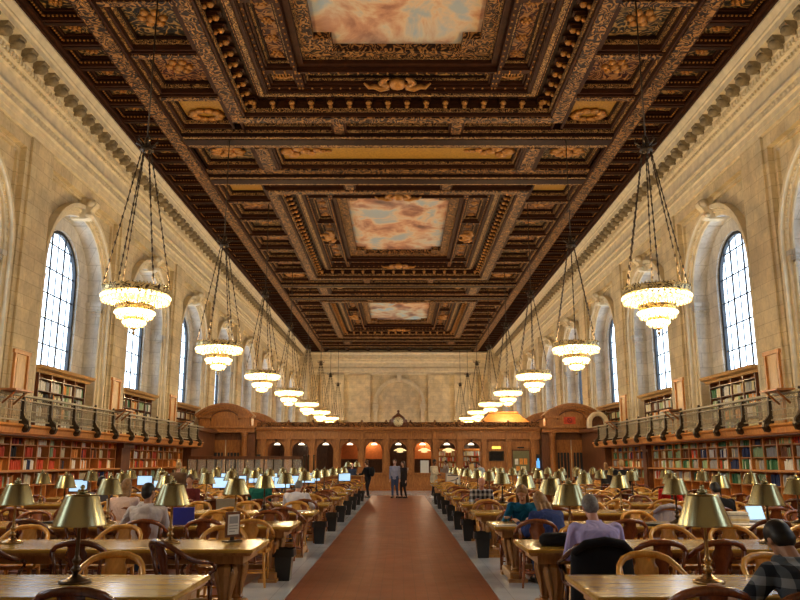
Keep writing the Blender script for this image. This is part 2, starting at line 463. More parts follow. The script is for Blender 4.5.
    while y < 89.5:
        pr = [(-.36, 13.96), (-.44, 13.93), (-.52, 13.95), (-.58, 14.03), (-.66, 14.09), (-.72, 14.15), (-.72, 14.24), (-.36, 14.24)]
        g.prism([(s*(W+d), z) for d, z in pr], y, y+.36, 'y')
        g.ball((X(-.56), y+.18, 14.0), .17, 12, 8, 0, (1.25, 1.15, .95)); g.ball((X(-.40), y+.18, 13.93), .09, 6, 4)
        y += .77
    g.build('modillion_row', M['stone_shade'], cor)
    # ---- windows
    for k, yc in enumerate(WIN):
        idx = k+1 + (0 if s < 0 else len(WIN))
        f = MB(); xf = X(1.02)
        f.strip(arc(yc, RI+.02, SPI, X(.95)), arc(yc, RI-.13, SPI, X(.95)))
        f.strip(arc(yc, RI-.13, SPI, X(.95)), arc(yc, RI-.13, SPI, X(1.08)))
        for t in (-1, 1): f.box(X(.95), X(1.08), yc+t*(RI-.13), yc+t*RI, SILL, SPI)
        f.box(X(.93), X(1.08), yc-RI, yc+RI, SILL, SILL+.14)
        for q in range(-2, 3):
            y = yc + q*.55; wd = .045 if q in (-1, 1) else .016
            top = SPI + math.sqrt(max(0, (RI-.1)**2 - (q*.55)**2))
            f.box(X(1.0), X(1.035), y-wd, y+wd, SILL, top)
        z = SILL+1.0
        while z < SPI+RI-.3:
            hw = RI-.1 if z < SPI else math.sqrt((RI-.1)**2 - (z-SPI)**2)
            f.box(X(1.0), X(1.035), yc-hw, yc+hw, z-.022, z+.022); z += .95
        fr = struct(f, 'window_%d' % idx, M['iron'])
        g = MB(); A = arc(yc, RI, SPI, X(1.1))
        g.add([(X(1.1), yc+RI, SILL)] + A + [(X(1.1), yc-RI, SILL)], [tuple(range(len(A)+2))])
        g.build('pane', M['pane'], fr)
    return wall
side_wall(-1); side_wall(1)

# end walls
def end_wall(name, y, t):
    mb = MB(); mb.box(-13.4, 13.4, y, y+t*.3, 0, 15.6)
    mb.box(-9.6, -6.7, y-t*.4, y, 0, 12.1); mb.box(-6.1, -3.5, y-t*.3, y, 0, 12.1)
    mb.box(6.1, 3.5, y-t*.3, y, 0, 12.1); mb.box(9.6, 6.7, y-t*.4, y, 0, 12.1)
    w = struct(mb, name, M['stone_end'])
    a = MB()
    n = 24
    for r0, r1, p in ((2.62, 2.8, .2), (2.8, 3.1, .42)):
        def ar(r, yy): return [(r*math.cos(PI*i/n), yy, 8.6+r*math.sin(PI*i/n)) for i in range(n+1)]
        a.strip(ar(r0, y-t*p), ar(r1, y-t*p)); a.strip(ar(r1, y-t*p), ar(r1, y)); a.strip(ar(r0, y), ar(r0, y-t*p))
    for q in (-1, 1):
        a.box(q*2.5, q*3.2, y-t*.5, y, 8.1, 8.5); a.box(q*2.55, q*3.15, y-t*.42, y, 7.7, 8.1); a.box(q*2.65, q*3.05, y-t*.32, y, 0, 7.7)
    a.prism([(-.3, 12.0), (-.2, 11.1), (.2, 11.1), (.3, 12.0), (.12, 12.15), (-.12, 12.15)], y-t*.7, y, 'x')
    nb = len(a.v)-12
    for i in range(nb, len(a.v)):
        x, yy, z = a.v[i]; a.v[i] = (yy, x, z)
    a.build('archivolt', M['stone_plain'], w)
    c = MB()
    pr = [(0, 12.1), (-.14, 12.1), (-.14, 12.46), (-.2, 12.5), (-.2, 12.9), (-.06, 12.95), (-.06, 13.5), (-.26, 13.72), (-.26, 13.9), (-.36, 13.95), (-.36, 14.22), (-.74, 14.22), (-.74, 14.42), (-.92, 14.68), (-.92, 14.76), (0, 14.8)]
    c.prism([(y+t*d, z) for d, z in pr], -11.5, 11.5, 'x')
    for i in range(30):
        x = -11.2+i*.77; c.box(x, x+.34, y-t*.7, y-t*.3, 14.0, 14.24)
    c.build('cornice', M['stone_plain'], w)
end_wall('wall_back', YB, 1)
mb = MB(); mb.box(-13.4, 13.4, YA-.3, YA, 0, 15.6); struct(mb, 'wall_front', M['stone_end'])

# ------------------------------------------------------------------ ceiling
mb = MB(); mb.box(-13.4, 13.4, YA-.3, YB+.3, 16.5, 16.8)
for s in (-1, 1): mb.box(s*12.9, s*13.4, YA, YB, 15.4, 16.5)
ceil = struct(mb, 'ceiling', M['ceil_dark'])
CD, CM, CG, CF, CR, CGR, CY, CO = range(8)
CMATS = [M['ceil_dark'], M['ceil_mid'], M['gold_carve'], M['gold_fine'], M['red_carve'], M['green_carve'], M['yellow_field'], M['gilt']]
def ring(b, x0, x1, y0, y1, w, z0, z1, mi):
    """rectangular frame of width w lying inside the rectangle"""
    b.box(x0, x1, y0, y0+w, z0, z1, mi); b.box(x0, x1, y1-w, y1, z0, z1, mi)
    b.box(x0, x0+w, y0+w, y1-w, z0, z1, mi); b.box(x1-w, x1, y0+w, y1-w, z0, z1, mi)
def rosette(b, x, y, z, r, mi=CO):
    b.ball((x, y, z), r*.36, 6, 4, mi, (1, 1, .8))
    for i in range(6):
        a = 2*PI*i/6; b.ball((x+r*.62*math.cos(a), y+r*.62*math.sin(a), z), r*.3, 5, 3, mi, (1, 1, .7))
def coffer(b, x0, x1, y0, y1, ze, zb, field, ros=True, gold=True):
    if x0 > x1: x0, x1 = x1, x0
    if x1-x0 < .5 or y1-y0 < .5: ros = False
    w = min(x1-x0, y1-y0)
    st = .11*w if w < 1.4 else .13
    ring(b, x0, x1, y0, y1, st*.7, ze+.05, zb, CM)
    ring(b, x0+st*.7, x1-st*.7, y0+st*.7, y1-st*.7, st*.7, ze+.05+(zb-ze)*.4, zb, CF if gold else CM)
    ring(b, x0+st*1.4, x1-st*1.4, y0+st*1.4, y1-st*1.4, st*.5, ze+(zb-ze)*.75, zb, CD)
    b.box(x0, x1, y0, y1, zb, zb+.05, field)
    if ros:
        cx, cy = (x0+x1)/2, (y0+y1)/2
        lx, ly = x1-x0, y1-y0
        if max(lx, ly) < 2.2*min(lx, ly): rosette(b, cx, cy, zb-.02, min(lx, ly)*.26)
        else:
            n = int(max(lx, ly)/min(lx, ly))
            for i in range(n):
                t = (i+.5)/n
                rosette(b, x0+lx*t if lx > ly else cx, y0+ly*t if ly > lx else cy, zb-.02, min(lx, ly)*.24)

BB = [5.4, 32.4, 59.4, 86.4]
SKY = [(13.0, 24.8), (40.0, 51.8), (67.0, 78.8)]
# long beams
for s in (-1, 1):
    b = MB()
    x0, x1 = s*8.95, s*9.62
    b.box(x0, x1, YA, YB, 14.86, 16.4, CM); b.box(s*9.04, s*9.53, YA, YB, 14.80, 14.9, CG)
    b.box(s*8.86, s*8.98, YA, YB, 15.05, 15.2, CF); b.box(s*9.58, s*9.66, YA, YB, 14.95, 15.05, CM)
    b.build('long_beam', CMATS, ceil)
    # side coffers
    b = MB()
    b.box(s*9.6, s*12.2, YA, YB, 15.25, 15.35, CD)
    b.box(s*11.0, s*11.22, YA, YB, 14.74, 15.3, CM); b.box(s*10.9, s*11.02, YA, YB, 14.84, 14.95, CM)
    y = YA
    while y < YB:
        b.box(s*9.6, s*11.0, y, y+.34, 14.92, 15.3, CM)
        b.box(s*9.62, s*10.98, y+.11, y+.23, 14.89, 14.93, CD)
        # dark sunk panel with a ring of beads and a rosette
        xa, xb = sorted((s*9.66, s*10.88)); ya, yb = y+.38, y+1.36
        ring(b, xa, xb, ya, yb, .09, 15.04, 15.26, CD)
        ring(b, xa+.09, xb-.09, ya+.09, yb-.09, .05, 15.14, 15.26, CM)
        b.box(xa+.1, xb-.1, ya+.1, yb-.1, 15.22, 15.26, CGR)
        if y > 16: rosette(b, (xa+xb)/2, (ya+yb)/2, 15.2, .24)
        if 16 < y < 60:
            for q in range(9):
                xx = xa+.08+(xb-xa-.16)*q/8
                b.box(xx-.025, xx+.025, yb-.07, yb-.02, 15.0, 15.05, CO); 
            for q in range(7):
                yy = ya+.08+(yb-ya-.16)*q/6
                xx = xb-.045 if s > 0 else xa+.045
                b.box(xx-.025, xx+.025, yy-.025, yy+.025, 15.0, 15.05, CO)
        y += 1.4
    b.build('side_coffer_strip', CMATS, ceil)
# transverse beams and boundary fields
for B in BB:
    for t in (-1, 1):
        b = MB(); y0, y1 = B+t*1.85-.5, B+t*1.85+.5
        y0, y1 = (B+1.8, B+2.8) if t > 0 else (B-2.8, B-1.8)
        b.box(-8.96, 8.96, y0, y1, 14.84, 16.4, CD)
        b.box(-8.9, 8.9, y0+.22, y1-.22, 14.78, 14.85, CD)
        b.box(-8.96, 8.96, y0-.07, y0, 15.0, 15.12, CF); b.box(-8.96, 8.96, y1, y1+.07, 15.0, 15.12, CF)
        b.box(-8.9, 8.9, y1-.17, y1-.03, 14.80, 14.86, CF)
        b.box(-8.9, 8.9, y0+.03, y0+.17, 14.80, 14.86, CF)
        b.build('cross_beam', CMATS, ceil)
    b = MB()
    y0, y1 = B-1.8, B+1.8
    if y1 > YB: y1 = YB-.9
    b.box(-8.96, 8.96, y0, y0+.5, 14.98, 16.4, CG); b.box(-8.96, 8.96, y1-.5, y1, 14.98, 16.4, CG)
    for q in range(150):
        x = -8.8+q*.118
        if inframe(x, y1, 15): b.box(x, x+.055, y1-.58, y1-.5, 15.12, 15.2, CO)
    for s in (-1, 1):
        b.box(s*5.5, s*6.35, y0+.5, y1-.5, 14.98, 16.4, CM); b.box(s*5.65, s*6.2, y0+.5, y1-.5, 14.94, 15.0, CG)
        coffer(b, s*6.35, s*8.95, y0+.5, y1-.5, 15.0, 15.45, CGR)
        for i in range(9):
            a = 2*PI*i/9; b.ball((s*7.65+.6*math.cos(a), B+.45*math.sin(a), 15.36), .18, 6, 4, CO, (1.3, .8, .5))
    coffer(b, -5.5, 5.5, y0+.5, y1-.5, 15.0, 15.45, CY, ros=False)
    for s in (-1, 1):
        for i in range(8):
            t = i/7; b.ball((s*(5.0-1.9*t), B+.5*math.sin(i*2.1)*(1-t), 15.38), .32*(1-.6*t), 7, 4, CO, (1.1, .9, .5))
    b.build('band_panel', CMATS, ceil)
for yy0, yy1 in ((YA, BB[0]-2.8), (BB[3]+2.8, YB)):
    b = MB(); x = -8.95
    b.box(-8.96, 8.96, yy0, yy0+.5, 15.0, 16.4, CM)
    for q in range(7):
        x0 = -8.9+q*17.8/7; coffer(b, x0+.15, x0+17.8/7-.15, yy0+.5, yy1-.1, 15.1, 15.5, CR); b.box(x0-.15, x0+.15, yy0+.5, yy1, 15.0, 16.4, CM)
    b.build('band_panel', CMATS, ceil)

def modillions(b, x0, x1, y0, y1, z):
    """brackets on the four inner faces of the rectangle x0..x1, y0..y1"""
    def bracket(cx, cy, dx, dy, mi=CO):
        for (o0, o1, h0, h1, w) in ((0, .34, .12, .3, .13), (.05, .45, .24, .3, .16)):
            if dx: b.box(cx+dx*o0, cx+dx*o1, cy-w, cy+w, z+h0, z+h1, CM)
            else: b.box(cx-w, cx+w, cy+dy*o0, cy+dy*o1, z+h0, z+h1, CM)
        b.ball((cx+dx*.28, cy+dy*.28, z+.12), .13, 6, 4, CO, (1, 1, .8)); b.ball((cx+dx*.1, cy+dy*.1, z+.05), .09, 6, 4, CO)
    n = int((x1-x0)/.72)
    for i in range(n):
        x = x0+(i+.5)*(x1-x0)/n
        bracket(x, y0, 0, 1); bracket(x, y1, 0, -1)
    n = int((y1-y0)/.72)
    for i in range(n):
        y = y0+(i+.5)*(y1-y0)/n
        bracket(x0, y, 1, 0); bracket(x1, y, -1, 0)

def big_panel(ya, yb):
    cy = (ya+yb)/2; SX = 2.9
    def rect(o): return (-SX-o, SX+o, ya-o, yb+o)
    # outer ring of medium coffers between main beams and inner beam
    b = MB()
    X0, X1, Y0, Y1 = rect(3.75)
    yO0, yO1 = ya-4.8, yb+4.8
    for s in (-1, 1):
        ny = 7; L = (yO1-yO0)/ny
        for i in range(ny):
            y0 = yO0+i*L
            b.box(s*6.6, s*8.96, y0-.2, y0+.2, 15.0, 16.4, CM); b.box(s*6.6, s*8.9, y0-.13, y0+.13, 14.96, 15.02, CG)
            coffer(b, s*6.7, s*8.85, y0+.22, y0+L-.22, 15.02, 15.5, (CY, CR, CGR, CR, CGR, CR, CY)[i], ros=(i not in (0, 6)))
        for i in (0, 6):                            # gilt cartouches in the corner coffers
            yc2 = yO0+(i+.5)*L
            e = -1 if i == 0 else 1
            for q in range(10):
                a = 2*PI*q/10; b.ball((s*7.75+.55*math.cos(a), yc2+e*.75+.38*math.sin(a), 15.42), .2, 6, 4, CO, (1.2, .9, .5))
    for (y0, y1) in ((yO0, yO0+1.05), (yO1-1.05, yO1)):
        xs = [-6.6, -2.4, 2.4, 6.6]
        for i in range(3):
            coffer(b, xs[i]+.2, xs[i+1]-.2, y0, y1, 15.05, 15.45, CY if i != 1 else CR, ros=(i == 1))
        for x in xs[1:3]:
            b.box(x-.3, x+.3, y0, y1, 14.98, 16.4, CM); b.box(x-.2, x+.2, y0, y1, 14.93, 15.0, CG)
    b.build('outer_coffers', CMATS, ceil)
    b = MB()                                        # inner beam
    ring(b, *rect(3.75), .65, 14.95, 16.4, CM); ring(b, *rect(3.66), .46, 14.90, 14.98, CG); ring(b, *rect(3.12), .08, 15.1, 15.25, CF)
    b.build('inner_beam', CMATS, ceil)
    b = MB()
    x0, x1, y0, y1 = rect(3.1)
    ring(b, x0, x1, y0, y1, .7, 15.62, 16.4, CD)
    modillions(b, x0, x1, y0, y1, 15.25)
    b.build('modillion_row', CMATS, ceil)
    b = MB()
    ring(b, *rect(2.45), .42, 15.45, 16.4, CM); ring(b, *rect(2.38), .16, 15.40, 15.46, CF); ring(b, *rect(2.12), .05, 15.41, 15.46, CM)
    # egg row on the edge
    rx0, rx1, ry0, ry1 = rect(2.45)
    n = int((rx1-rx0)/.24)
    for i in range(n):
        x = rx0+(i+.5)*(rx1-rx0)/n
        for y in (ry0+.02, ry1-.02): b.box(x-.07, x+.07, y-.05, y+.05, 15.47, 15.6, CO)
    n = int((ry1-ry0)/.24)
    for i in range(n):
        y = ry0+(i+.5)*(ry1-ry0)/n
        for x in (rx0+.02, rx1-.02): b.box(x-.05, x+.05, y-.07, y+.07, 15.47, 15.6, CO)
    b.build('egg_moulding', CMATS, ceil)
    b = MB()                                        # coffers around the painting
    ix0, ix1, iy0, iy1 = rect(2.03); jx0, jx1, jy0, jy1 = rect(.75)
    zt = 15.92
    cells = []
    for (cx0, cx1) in ((ix0, jx0), (jx1, ix1)):
        for (cy0, cy1) in ((iy0, jy0), (jy1, iy1)): cells.append((cx0, cx1, cy0, cy1, 'v'))
    n = 3; L = (jy1-jy0)/n
    for i in range(n):
        for (cx0, cx1) in ((ix0, jx0), (jx1, ix1)): cells.append((cx0, cx1, jy0+i*L, jy0+(i+1)*L, 'r'))
    for (cy0, cy1) in ((iy0, jy0), (jy1, iy1)):
        cells.append((jx0, jx1, cy0, cy1, 'm'))
    for cx0, cx1, cy0, cy1, k in cells:
        ring(b, cx0, cx1, cy0, cy1, .13, 15.55, 16.3, CM); 
        nn = max(2, int((cx1-cx0)/.35))
        for q in range(nn+1):
            for yy in (cy0+.065, cy1-.065): b.ball((cx0+.06+(cx1-cx0-.12)*q/nn, yy, 15.54), .045, 5, 3, CO)
        nn = max(2, int((cy1-cy0)/.35))
        for q in range(nn+1):
            for xx in (cx0+.065, cx1-.065): b.ball((xx, cy0+.06+(cy1-cy0-.12)*q/nn, 15.54), .045, 5, 3, CO)
        coffer(b, cx0+.14, cx1-.14, cy0+.14, cy1-.14, 15.6, zt, CR if k == 'r' else CGR, ros=(k == 'r'))
        if k == 'v':                                # round grille
            mx, my = (cx0+cx1)/2, (cy0+cy1)/2
            for q in range(7):
                xx = -.36+.12*q; hh = .3*math.sqrt(max(0, 1-(xx/.44)**2))
                b.box(mx+xx-.03, mx+xx+.03, my-hh, my+hh, zt-.08, zt-.04, CO)
            b.tube([(mx+.46*math.cos(2*PI*i/16), my+.34*math.sin(2*PI*i/16), zt-.07) for i in range(16)], .05, 6, CO, closed=True)
    b.build('painting_coffers', CMATS, ceil)
    b = MB()                                        # gilt figures around a shield at the middle of each side
    def cart(cx, cy, ax):
        e = lambda u, v: (cx+u, cy+v) if ax == 'x' else (cx+v, cy+u)
        for u, v, r, sc in ((0, 0, .34, 1), (.42, .1, .18, 1), (-.42, .1, .18, 1), (.5, -.2, .13, 1), (-.5, -.2, .13, 1)):
            x, y = e(u, v); b.ball((x, y, 15.42), r, 8, 6, CO, (1, 1, .6))
        for sg in (-1, 1):
            pts = [(sg*.35, .12), (sg*.62, .28), (sg*.88, .12), (sg*1.05, .2), (sg*1.22, -.12)]
            b.tube([(*e(u, v), 15.38) for u, v in pts], [.14, .13, .10, .08, .04], 7, CO)
            pts = [(sg*.4, 0), (sg*.62, -.18), (sg*.5, -.42), (sg*.32, -.5)]
            b.tube([(*e(u, v), 15.36) for u, v in pts], [.11, .1, .08, .05], 7, CO)
    cart(0, ya-1.4, 'x'); cart(0, yb+1.4, 'x'); cart(-SX-1.4, cy, 'y'); cart(SX+1.4, cy, 'y')
    b.build('gilt_figures', CMATS, ceil)
    b = MB()
    ring(b, *rect(.75), .25, 15.75, 16.4, CM); ring(b, *rect(.5), .5, 15.95, 16.4, CG); ring(b, *rect(.52), .1, 15.9, 15.97, CF)
    for sx in (-1, 1):                              # stepped corners
        for (yc_, sy) in ((ya, 1), (yb, -1)):
            xx0, xx1 = sorted((sx*(SX-.62), sx*SX)); yy0, yy1 = sorted((yc_, yc_+sy*.75))
            b.box(xx0, xx1, yy0, yy1, 15.97, 16.4, CG)
    b.build('picture_frame', CMATS, ceil)
    b = MB(); b.box(-SX-.1, SX+.1, ya-.1, yb+.1, 16.25, 16.3); b.build('sky_mural', M['mural'], ceil)
for a_, b_ in SKY: big_panel(a_, b_)
EXPO = 0.33
CH_W = 800
# ------------------------------------------------------------------ chandeliers
def chandelier(loc, label, detail):
    t = thing('chandelier', label, 'chandelier', loc, 0, 'chandeliers hanging in two rows')
    b = MB()                                  # gilt bands, tiers
    def band(r, z0, z1, p=.02):
        b.lathe([(r-.03, z0), (r, z0), (r+p, z0+.02), (r, z0+.045), (r, z1-.03), (r+p, z1-.015), (r, z1), (r-.03, z1), (r-.03, z0)], 40, caps=False)
        n = int(2*PI*r/.09)
        for i in range(n):
            a = 2*PI*i/n; b.ball((r*math.cos(a), r*math.sin(a), z1+.02), .026, 5, 3)
    band(.87, 6.04, 6.22)
    for i in range(6):
        a = PI*i/3+.3
        b.tube([(.86*math.cos(a), .86*math.sin(a), 6.07), (.05*math.cos(a), .05*math.sin(a), 6.13)], .015, 5)
        b.tube([(.5*math.cos(a), .5*math.sin(a), 5.71), (.5*math.cos(a), .5*math.sin(a), 6.09)], .012, 5)
    rg = [b.build('upper_ring', M['gilt_ring'], t)]
    b = MB(); band(.48, 5.61, 5.76); rg.append(b.build('middle_ring', M['gilt_ring'], t))
    b = MB(); band(.26, 5.35, 5.43); rg.append(b.build('lower_ring', M['gilt_ring'], t))
    b = MB()
    b.lathe([(.0, 4.95), (.03, 4.97), (.05, 5.02), (.02, 5.05), (.03, 5.09), (.1, 5.12), (.06, 5.18), (.02, 5.21), (.02, 6.15), (.06, 6.18), (.0, 6.25)], 10, caps=False)
    b.build('finial', M['gilt_ring'], t)
    def bulbs(name, rows, n6=7, m6=5):
        e = MB()
        for r, z, n, s in rows:
            for i in range(n):
                a = 2*PI*(i+.5*(n % 3))/n
                e.ball((r*math.cos(a), r*math.sin(a), z), s, n6, m6)
        return e.build(name, M['bulb'], t)
    if detail:
        one = MB(); one.ball((0, 0, 0), .05, 9, 6); proto = None
        for ring_, r, z, n in ((rg[0], .87, 5.97, 36), (rg[1], .49, 5.55, 20), (rg[1], .36, 5.49, 12), (rg[2], .27, 5.29, 12)):
            for i in range(n):
                a = 2*PI*i/n
                if proto is None: c = proto = one.build('bulb', M['bulb'], ring_)
                else: c = proto.copy(); COL.objects.link(c); c.parent = ring_
                c.location = (r*math.cos(a), r*math.sin(a), z)
        tag(bulbs('inner_bulb_cluster', [(.76, 5.89, 30, .045), (.14, 5.26, 7, .04)]), kind='stuff')
    else:
        tag(bulbs('upper_glow', [(.87, 5.97, 36, .052), (.76, 5.89, 30, .045)], 6, 4), kind='stuff')
        tag(bulbs('middle_glow', [(.49, 5.55, 20, .045), (.37, 5.49, 14, .04)], 6, 4), kind='stuff')
        tag(bulbs('lower_glow', [(.27, 5.29, 12, .042), (.14, 5.26, 7, .04)], 6, 4), kind='stuff')
    e = MB()                                  # crystal drops filling each tier
    for r, z, n, ln in ((.87, 5.88, 44, .10), (.68, 5.83, 34, .09), (.56, 5.81, 26, .08), (.46, 5.45, 24, .09), (.33, 5.42, 16, .08), (.24, 5.22, 14, .08), (.12, 5.18, 8, .08)):
        for i in range(n):
            a = 2*PI*i/n; e.ball((r*math.cos(a), r*math.sin(a), z), .026, 5, 4, 0, (1, 1, ln/.026*.6))
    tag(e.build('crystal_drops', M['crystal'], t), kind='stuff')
    for i in range(6):
        a = PI*i/3+.3; b = MB()
        P0 = Vector((.87*math.cos(a), .87*math.sin(a), 6.2)); P1 = Vector((.12*math.cos(a), .12*math.sin(a), 10.2))
        b.tube([P0, P1], .014, 5)
        for q in range(1, 16):
            b.ball(P0.lerp(P1, q/16), .03, 5, 4, 0, (1, 1, 2.2))
        b.build('chain', M['bronze'], t)
    b = MB()
    b.ball((0, 0, 10.3), .13, 8, 6); b.lathe([(.02, 10.1), (.2, 10.18), (.16, 10.26), (.05, 10.34), (.1, 10.45), (.03, 10.6)], 10, caps=False)
    for i in range(6):
        a = PI*i/3; b.tube([(.1*math.cos(a), .1*math.sin(a), 10.3), (.3*math.cos(a), .3*math.sin(a), 10.42), (.28*math.cos(a), .28*math.sin(a), 10.55)], .025, 5)
    b.build('hub', M['bronze'], t)
    b = MB(); b.tube([(0, 0, 10.3), (0, 0, 15.5)], .022, 6); b.build('suspension_cable', M['bronze'], t)
    return t
k = 0
CHY = [10.45 + 9.66*i for i in range(9)]
protos = {}
for i, y in enumerate(CHY):
    for s in (-1, 1):
        side = 'left' if s < 0 else 'right'
        near = i == 1
        lab = 'tiered crystal chandelier, %s along the %s row from the front' % (ordn(i) if i else 'nearest', side)
        if i == 0: lab = 'tiered crystal chandelier of the %s row, nearest the viewer and out of frame' % side
        else: lab = 'tiered glowing crystal chandelier, %s in sight of the %s row' % (ordn(i), side)
        loc = (s*7.0, y, 0)
        if near in protos: t = dup(protos[near], loc, 0, lab)
        else: t = chandelier(loc, lab, near); protos[near] = t
        L = bpy.data.lights.new('chandelier_light', 'POINT'); L.energy = CH_W; L.color = (1, .73, .38); L.shadow_soft_size = .3
        lo = bpy.data.objects.new('chandelier_light', L); COL.objects.link(lo); lo.location = (s*7.0, y, 5.7)

# ------------------------------------------------------------------ gallery balconies
GY0, GY1 = 11.6, 41.9
PITCH = 1.73
def gallery(s):
    t = thing('gallery_balcony', '%s-hand iron-railed wooden gallery above the wall bookcases' % ('left' if s < 0 else 'right'), 'balcony', (0, 0, 0))
    b = MB()
    b.box(s*10.55, s*11.95, GY0, GY1, 2.50, 2.66)
    b.box(s*10.6, s*11.95, GY0, GY1, 2.38, 2.5)
    b.build('floor_slab', M['screen_d'], t)
    b = MB()
    b.prism([(s*10.55, 2.70), (s*10.50, 2.70), (s*10.44, 2.64), (s*10.50, 2.58), (s*10.53, 2.44), (s*10.60, 2.40), (s*10.60, 2.5), (s*10.56, 2.66)], GY0, GY1, 'y')
    b.build('fascia', M['case'], t)
    b = MB(); b.box(s*10.50, s*10.64, GY0, GY1, 3.46, 3.52); b.box(s*10.53, s*10.61, GY0, GY1, 3.34, 3.37); b.box(s*10.53, s*10.61, GY0, GY1, 2.78, 2.82)
    b.build('handrail', M['rail_metal'], t)
    post = MB()
    post.box(s*10.52, s*10.62, -.05, .05, 2.7, 3.5)
    pr = [(10.56, 3.42), (10.50, 3.3), (10.50, 3.0), (10.44, 2.86), (10.34, 2.76), (10.30, 2.62), (10.36, 2.48), (10.46, 2.46), (10.53, 2.54), (10.56, 2.7)]
    post.prism([(s*a, z) for a, z in pr], -.06, .06, 'y')
    post.ball((s*10.41, 0, 2.62), .105, 8, 6)
    post.ball((s*10.56, 0, 3.56), .05, 8, 5)
    pan = MB()
    n = 22
    for i in range(n):
        y = .09 + (PITCH-.18)*(i+.5)/n
        pan.box(s*10.565, s*10.577, y-.008, y+.008, 2.80, 3.36)
        if i % 2: pan.ball((s*10.571, y, 3.28), .022, 5, 3); pan.ball((s*10.571, y, 2.92), .022, 5, 3)
    for i in range(9):
        y = .16+(PITCH-.32)*i/8
        pan.tube([(s*10.57, y+.07*math.cos(a*PI/4), 3.415+.035*math.sin(a*PI/4)) for a in range(8)], .008, 4, closed=True, up=(1, 0, 0))
    pan.box(s*10.565, s*10.577, .06, PITCH-.06, 3.06, 3.085)
    pp = post.build('post', M['bronze'], t, (0, GY0+.1, 0)); pn = pan.build('grille_panel', M['rail_metal'], t, (0, GY0+.1, 0))
    y = GY0+.1 + PITCH; n = 1
    off = (21.8-GY0-.1) % PITCH
    pp.location.y = pn.location.y = GY0+.1+off-PITCH*0
    y = pp.location.y + PITCH
    while y < GY1-.05:
        c = pp.copy(); COL.objects.link(c); c.parent = t; c.location = (0, y, 0)
        if y+PITCH < GY1+.3:
            c = pn.copy(); COL.objects.link(c); c.parent = t; c.location = (0, y, 0)
        y += PITCH
    sh = MB()
    sh.box(s*10.12, s*10.62, -.5, .5, 3.53, 3.58)
    for q in (-.3, .3):
        sh.tube([(s*10.55, q, 3.2), (s*10.2, q, 3.53)], .03, 5)
    for i, yy in enumerate((20.9, 29.25, 37.5)):
        if i == 0: p0 = sh.build('reading_ledge', M['screen'], t, (0, yy, 0))
        else:
            c = p0.copy(); COL.objects.link(c); c.parent = t; c.location = (0, yy, 0)
gallery(-1); gallery(1)

# ------------------------------------------------------------------ bookcases and books
BOOKCOL = {
 'dark green': (.05, .19, .08), 'pale green': (.40, .58, .32), 'red': (.68, .09, .035), 'brown': (.24, .09, .035), 'orange': (.90, .36, .07),
 'cream': (.92, .82, .52), 'white': (.92, .90, .82), 'black': (.02, .02, .022), 'navy blue': (.03, .05, .14), 'grey': (.42, .43, .43), 'tan': (.70, .46, .20), 'maroon': (.26, .03, .03), 'blue': (.08, .18, .36)}
for c, v in BOOKCOL.items(): M['bk '+c] = plain(c + ' book cloth', v, .6, 0, .3, .2, 10)
BKN = list(BOOKCOL)
BOOKS = []        # (area, s, x front, y centre, z base, thickness, height, depth, colour, label)
def fill_cell(s, xf, y0, y1, z, hmax, pal, lab, full, caselab):
    y = y0+.02; i = 0
    end = y0+(y1-y0)*full
    runcol = random.choice(pal)
    while True:
        th = random.uniform(.035, .08)
        if y+th > end-.01: break
        if random.random() < .38: runcol = random.choice(pal)
        h = hmax*random.uniform(.72, .95)
        i += 1
        d = random.uniform(.2, .25)
        a, b_, dist = pj(s*xf, y, z+h/2)
        ar = th*h/max(dist, 1)**2 if (-5 < a < 805 and y > 15) else 0
        BOOKS.append([ar, s, xf + random.uniform(.02, .05), y+th/2, z, th*.94, h, d, runcol, lab, i])
        y += th
def bookcase(s, y0, y1, lab, side, seclab):
    t = thing('wall_bookcase', lab, 'bookcase', (0, 0, 0))
    XF, XB = 11.25, 11.85
    b = MB(); b.box(s*(XB-.28), s*XB, y0, y1, 0, 2.38); b.build('back_panel', M['case_back'], t)
    lev = [.08, .5, .95, 1.42, 1.80, 2.17]
    for i, z in enumerate(lev):
        b = MB()
        if i == 3: b.box(s*(XF-.22), s*XB, y0, y1, z-.07, z); b.box(s*(XF-.25), s*(XF-.2), y0, y1, z-.05, z-.015)
        else: b.box(s*(XF+.01), s*XB, y0, y1, z-.03, z)
        b.build('shelf', M['case'], t)
    b = MB(); b.box(s*(XF-.02), s*XB, y0, y1, 2.36, 2.40); b.build('top_rail', M['case'], t)
    n = round((y1-y0)/.865); L = (y1-y0)/n
    for i in range(n+1):
        b = MB(); y = y0+i*L
        b.box(s*XF, s*XB, y-.025, y+.025, 0, 2.38); b.box(s*(XF-.012), s*(XF+.01), y-.034, y+.034, 1.42, 2.38)
        b.build('upright', M['case'], t)
    warm = ['cream', 'orange', 'red', 'tan', 'brown', 'white', 'pale green', 'red', 'orange', 'black', 'navy blue', 'cream', 'maroon']
    cool = ['pale green', 'dark green', 'grey', 'cream', 'pale green', 'dark green', 'tan', 'red', 'navy blue', 'brown', 'grey', 'white', 'pale green']
    for i in range(n):
        ya, yb = y0+i*L+.03, y0+(i+1)*L-.03
        if yb < 19.2: continue
        for r, (z, row) in enumerate(((2.17, 'top'), (1.80, 'second'), (1.42, 'third'), (.95, 'fourth'))):
            pal = random.sample(warm if s < 0 else cool, 3)
            if s > 0 and random.random() < .5: pal = [random.choice(cool)]*2+[random.choice(cool)]
            if s < 0 and random.random() < .35: pal = [random.choice(['red', 'orange', 'orange', 'cream', 'white'])]*3 + pal[:1]
            full = random.choice([.55, .7, .85, .97, .75]) if s < 0 else random.choice([.8, .98, .98, .9])
            if s < 0 and random.random() < .05: continue
            fill_cell(s, XF, ya, yb, z+.002, (.19, .33, .33, .36)[r], pal, (row, i, 'lower'), full, lab)
    return t
